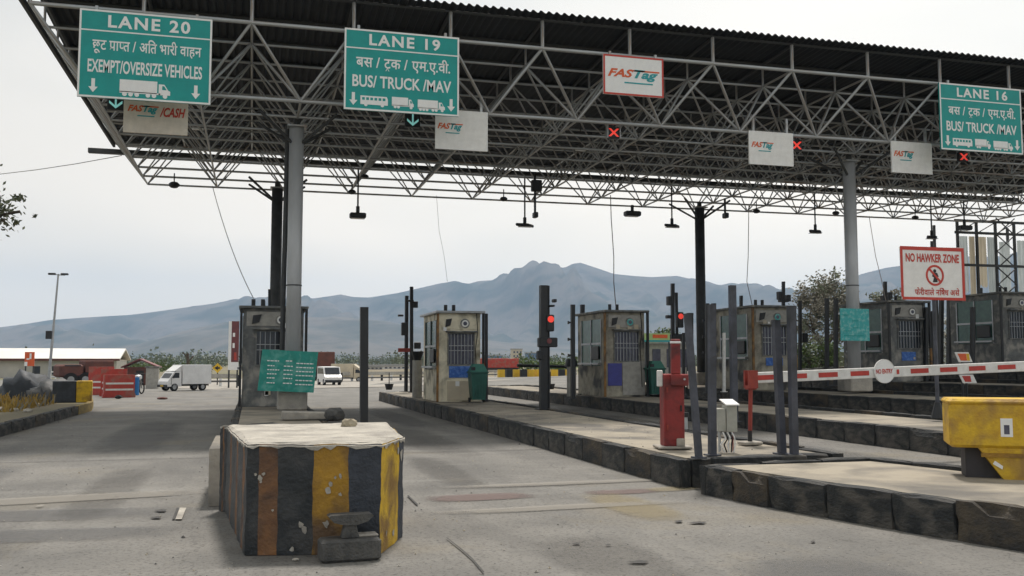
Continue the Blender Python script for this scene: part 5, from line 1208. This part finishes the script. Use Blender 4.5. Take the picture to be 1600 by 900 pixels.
# ------------------------------------------------------------------ trees
def tree(label, base, h_, rad, leaves, m1, m2, seed, leaf=.16, open_=.55, crown_lo=.35):
    r = random.Random(seed); t = thing('tree', label, 'tree', base); tr = MB(); tips = []
    tr.tube((0, 0, 0), (.1*r.uniform(-1, 1), 0, h_*.35), h_*.025, bark, 9, h_*.018)
    def grow(p, d, L, rr, dep):
        q = p+d*L; tr.tube(p, q, rr, bark, 5, rr*.65)
        if dep > 1: tips.append(q); tips.append(p.lerp(q, .5))
        if dep < 4:
            for _ in range(3 if dep < 2 else 2):
                n = (d+Vector((r.uniform(-.9, .9), r.uniform(-.9, .9), r.uniform(-.25, .6)))).normalized(); grow(q, n, L*r.uniform(.6, .85), rr*.6, dep+1)
    for i in range(4):
        a = i*1.6+r.uniform(-.4, .4); grow(Vector((0, 0, h_*.32)), Vector((math.cos(a)*.7, math.sin(a)*.7, .8)).normalized(), h_*.2, h_*.014, 1)
    tr.build('trunk', t)
    zs_ = [q.z for q in tips]; mb = MB(); cl = []
    for q in tips:
        q = Vector((q.x*rad/(h_*.45), q.y*rad/(h_*.45), h_*crown_lo+(q.z-min(zs_))/(max(zs_)-min(zs_))*h_*(1-crown_lo)*.95))
        if r.random() < open_: cl.append((q, r.uniform(.5, 1.0)*rad*.28, m1 if r.random() < .6 else m2))
    for i in range(leaves):
        q, s, m = r.choice(cl); d = Vector((r.gauss(0, 1), r.gauss(0, 1), r.gauss(0, .7)))*s*.6; c = q+d
        a = Vector((r.uniform(-1, 1), r.uniform(-1, 1), r.uniform(-.6, .6))).normalized()*leaf*r.uniform(.6, 1.3); b_ = a.cross(Vector((r.uniform(-1, 1), r.uniform(-1, 1), r.uniform(-1, 1)))).normalized()*leaf*.5
        mb.add([c-a, c+b_, c+a, c-b_], [(0, 1, 2, 3)], m)
    mb.build('crown', t); return t
tb = ground_pt(1300, 56); tb.z = zg(tb.x, 56)
tree('scraggy grey green tree left of the right column', ground_pt(1288, 56), at(1290, 424, 56).z, 2.5, 7000, leaf_b, leaf_a, 5, .12, .6)
tree('lower bushy tree right of the right column', ground_pt(1400, 60), at(1400, 448, 60).z, 1.9, 4200, leaf_b, leaf_a, 12, .13, .7)
tree('bright green bush low behind the thin posts left of the right column', ground_pt(1275, 50), at(1275, 530, 50).z, 1.5, 3000, leaf_c, leaf_a, 15, .11, .8, .15)
tree('pale tangled tree between the no hawker sign and the last booth', ground_pt(1492, 52), at(1492, 478, 52).z, 2.4, 3200, leaf_b, tarp_p, 18, .12, .6, .2)
tree('small tree above the green and red shop board', ground_pt(1046, 75), at(1046, 512, 75).z, 1.6, 1600, leaf_c, leaf_a, 22, .16, .8)
# branch ends reaching into the left edge
t = thing('roadside_tree', 'roadside tree whose dark branch tips enter the left edge', 'tree', (at(-130, 568, 34).x, 34, .2))
zc = at(30, 340, 34).z; x1 = at(42, 340, 34).x-t.location.x
b = MB().tube((0, 0, 0), (.1, 0, 4.6), .2, bark, 10, .13)
for dz, ex in ((0, 1), (-.6, .85), (.5, .7), (.9, -.8), (.2, -1)): b.path([(.1, 0, 4.4), (x1*.5*ex, .3*dz, zc+dz*.7-.3), (x1*.93*ex, .2*dz, zc+dz*.5)], .05, bark, 6)
b.build('trunk', t); b = MB(); r = random.Random(8)
for cx_, cz_, n, s in ((x1*.92, zc+.45, 45, .11), (x1*.90, zc-.35, 32, .09), (x1*1.08, zc-.12, 9, .03), (x1*.6, zc, 900, .6), (0, zc+.6, 2600, 1.1), (-x1*.8, zc+.3, 2000, .9)):
    for _ in range(n):
        c = Vector((cx_+r.gauss(0, s*.6), r.gauss(0, s*.7), cz_+r.gauss(0, s*.5))); a = Vector((r.uniform(-1, 1), r.uniform(-1, 1), r.uniform(-1, 1))).normalized()*.09; d = a.cross(Vector((r.random(), r.random(), r.random()+.1))).normalized()*.04
        b.add([c-a, c+d, c+a, c-d], [(0, 1, 2, 3)], leaf_a)
b.build('crown', t)
# far belts of scrub and trees
def belt(Y0, Y1, U0, U1, n, hmax, m, seed, label):
    r = random.Random(seed); mb = MB()
    for _ in range(n):
        Y = r.uniform(Y0, Y1); u = r.uniform(U0, U1); p = ground_pt(u, Y); s = hmax*r.uniform(.35, 1)
        for _ in range(60):
            c = p+Vector((r.gauss(0, s*.55), r.gauss(0, s*.4), abs(r.gauss(s*.5, s*.28)))); a = Vector((r.uniform(-1, 1), r.uniform(-1, 1), r.uniform(-1, 1))).normalized()*s*.12; d = a.cross(Vector((r.random(), r.random(), r.random()+.1))).normalized()*s*.09
            mb.add([c-a, c+d, c+a, c-d], [(0, 1, 2, 3)], m)
    o = mb.build('scrub_belt', None, label, 'stuff'); o['category'] = 'trees'
belt(330, 620, -400, 2300, 520, 5.5, leaf_a, 1, 'far belt of hazy trees at the foot of the hills')
belt(150, 260, 190, 330, 60, 1.9, leaf_c, 2, 'green scrub behind the small white truck')
belt(700, 1500, -600, 2500, 900, 11, leaf_a, 4, 'farthest belt of trees below the hills')
belt(110, 200, 690, 1000, 40, 2.6, leaf_c, 5, 'low green scrub beyond the yellow barriers')
belt(60, 90, 1240, 1620, 60, 2.6, leaf_a, 6, 'low scrub behind the right hand booths')

# ------------------------------------------------------------------ haze
hz = bpy.data.materials.new('air'); hz.use_nodes = True; n = hz.node_tree.nodes; n.remove(n['Principled BSDF'])
pv_ = n.new('ShaderNodeVolumePrincipled'); pv_.inputs['Color'].default_value = (.46, .68, 1, 1); pv_.inputs['Density'].default_value = .00011; pv_.inputs['Anisotropy'].default_value = 0
hz.node_tree.links.new(pv_.outputs[0], n['Material Output'].inputs['Volume'])
MB().box(-9050, 9050, -9050, 7300, -6, 620, hz).build('haze', None, None, 'stuff')
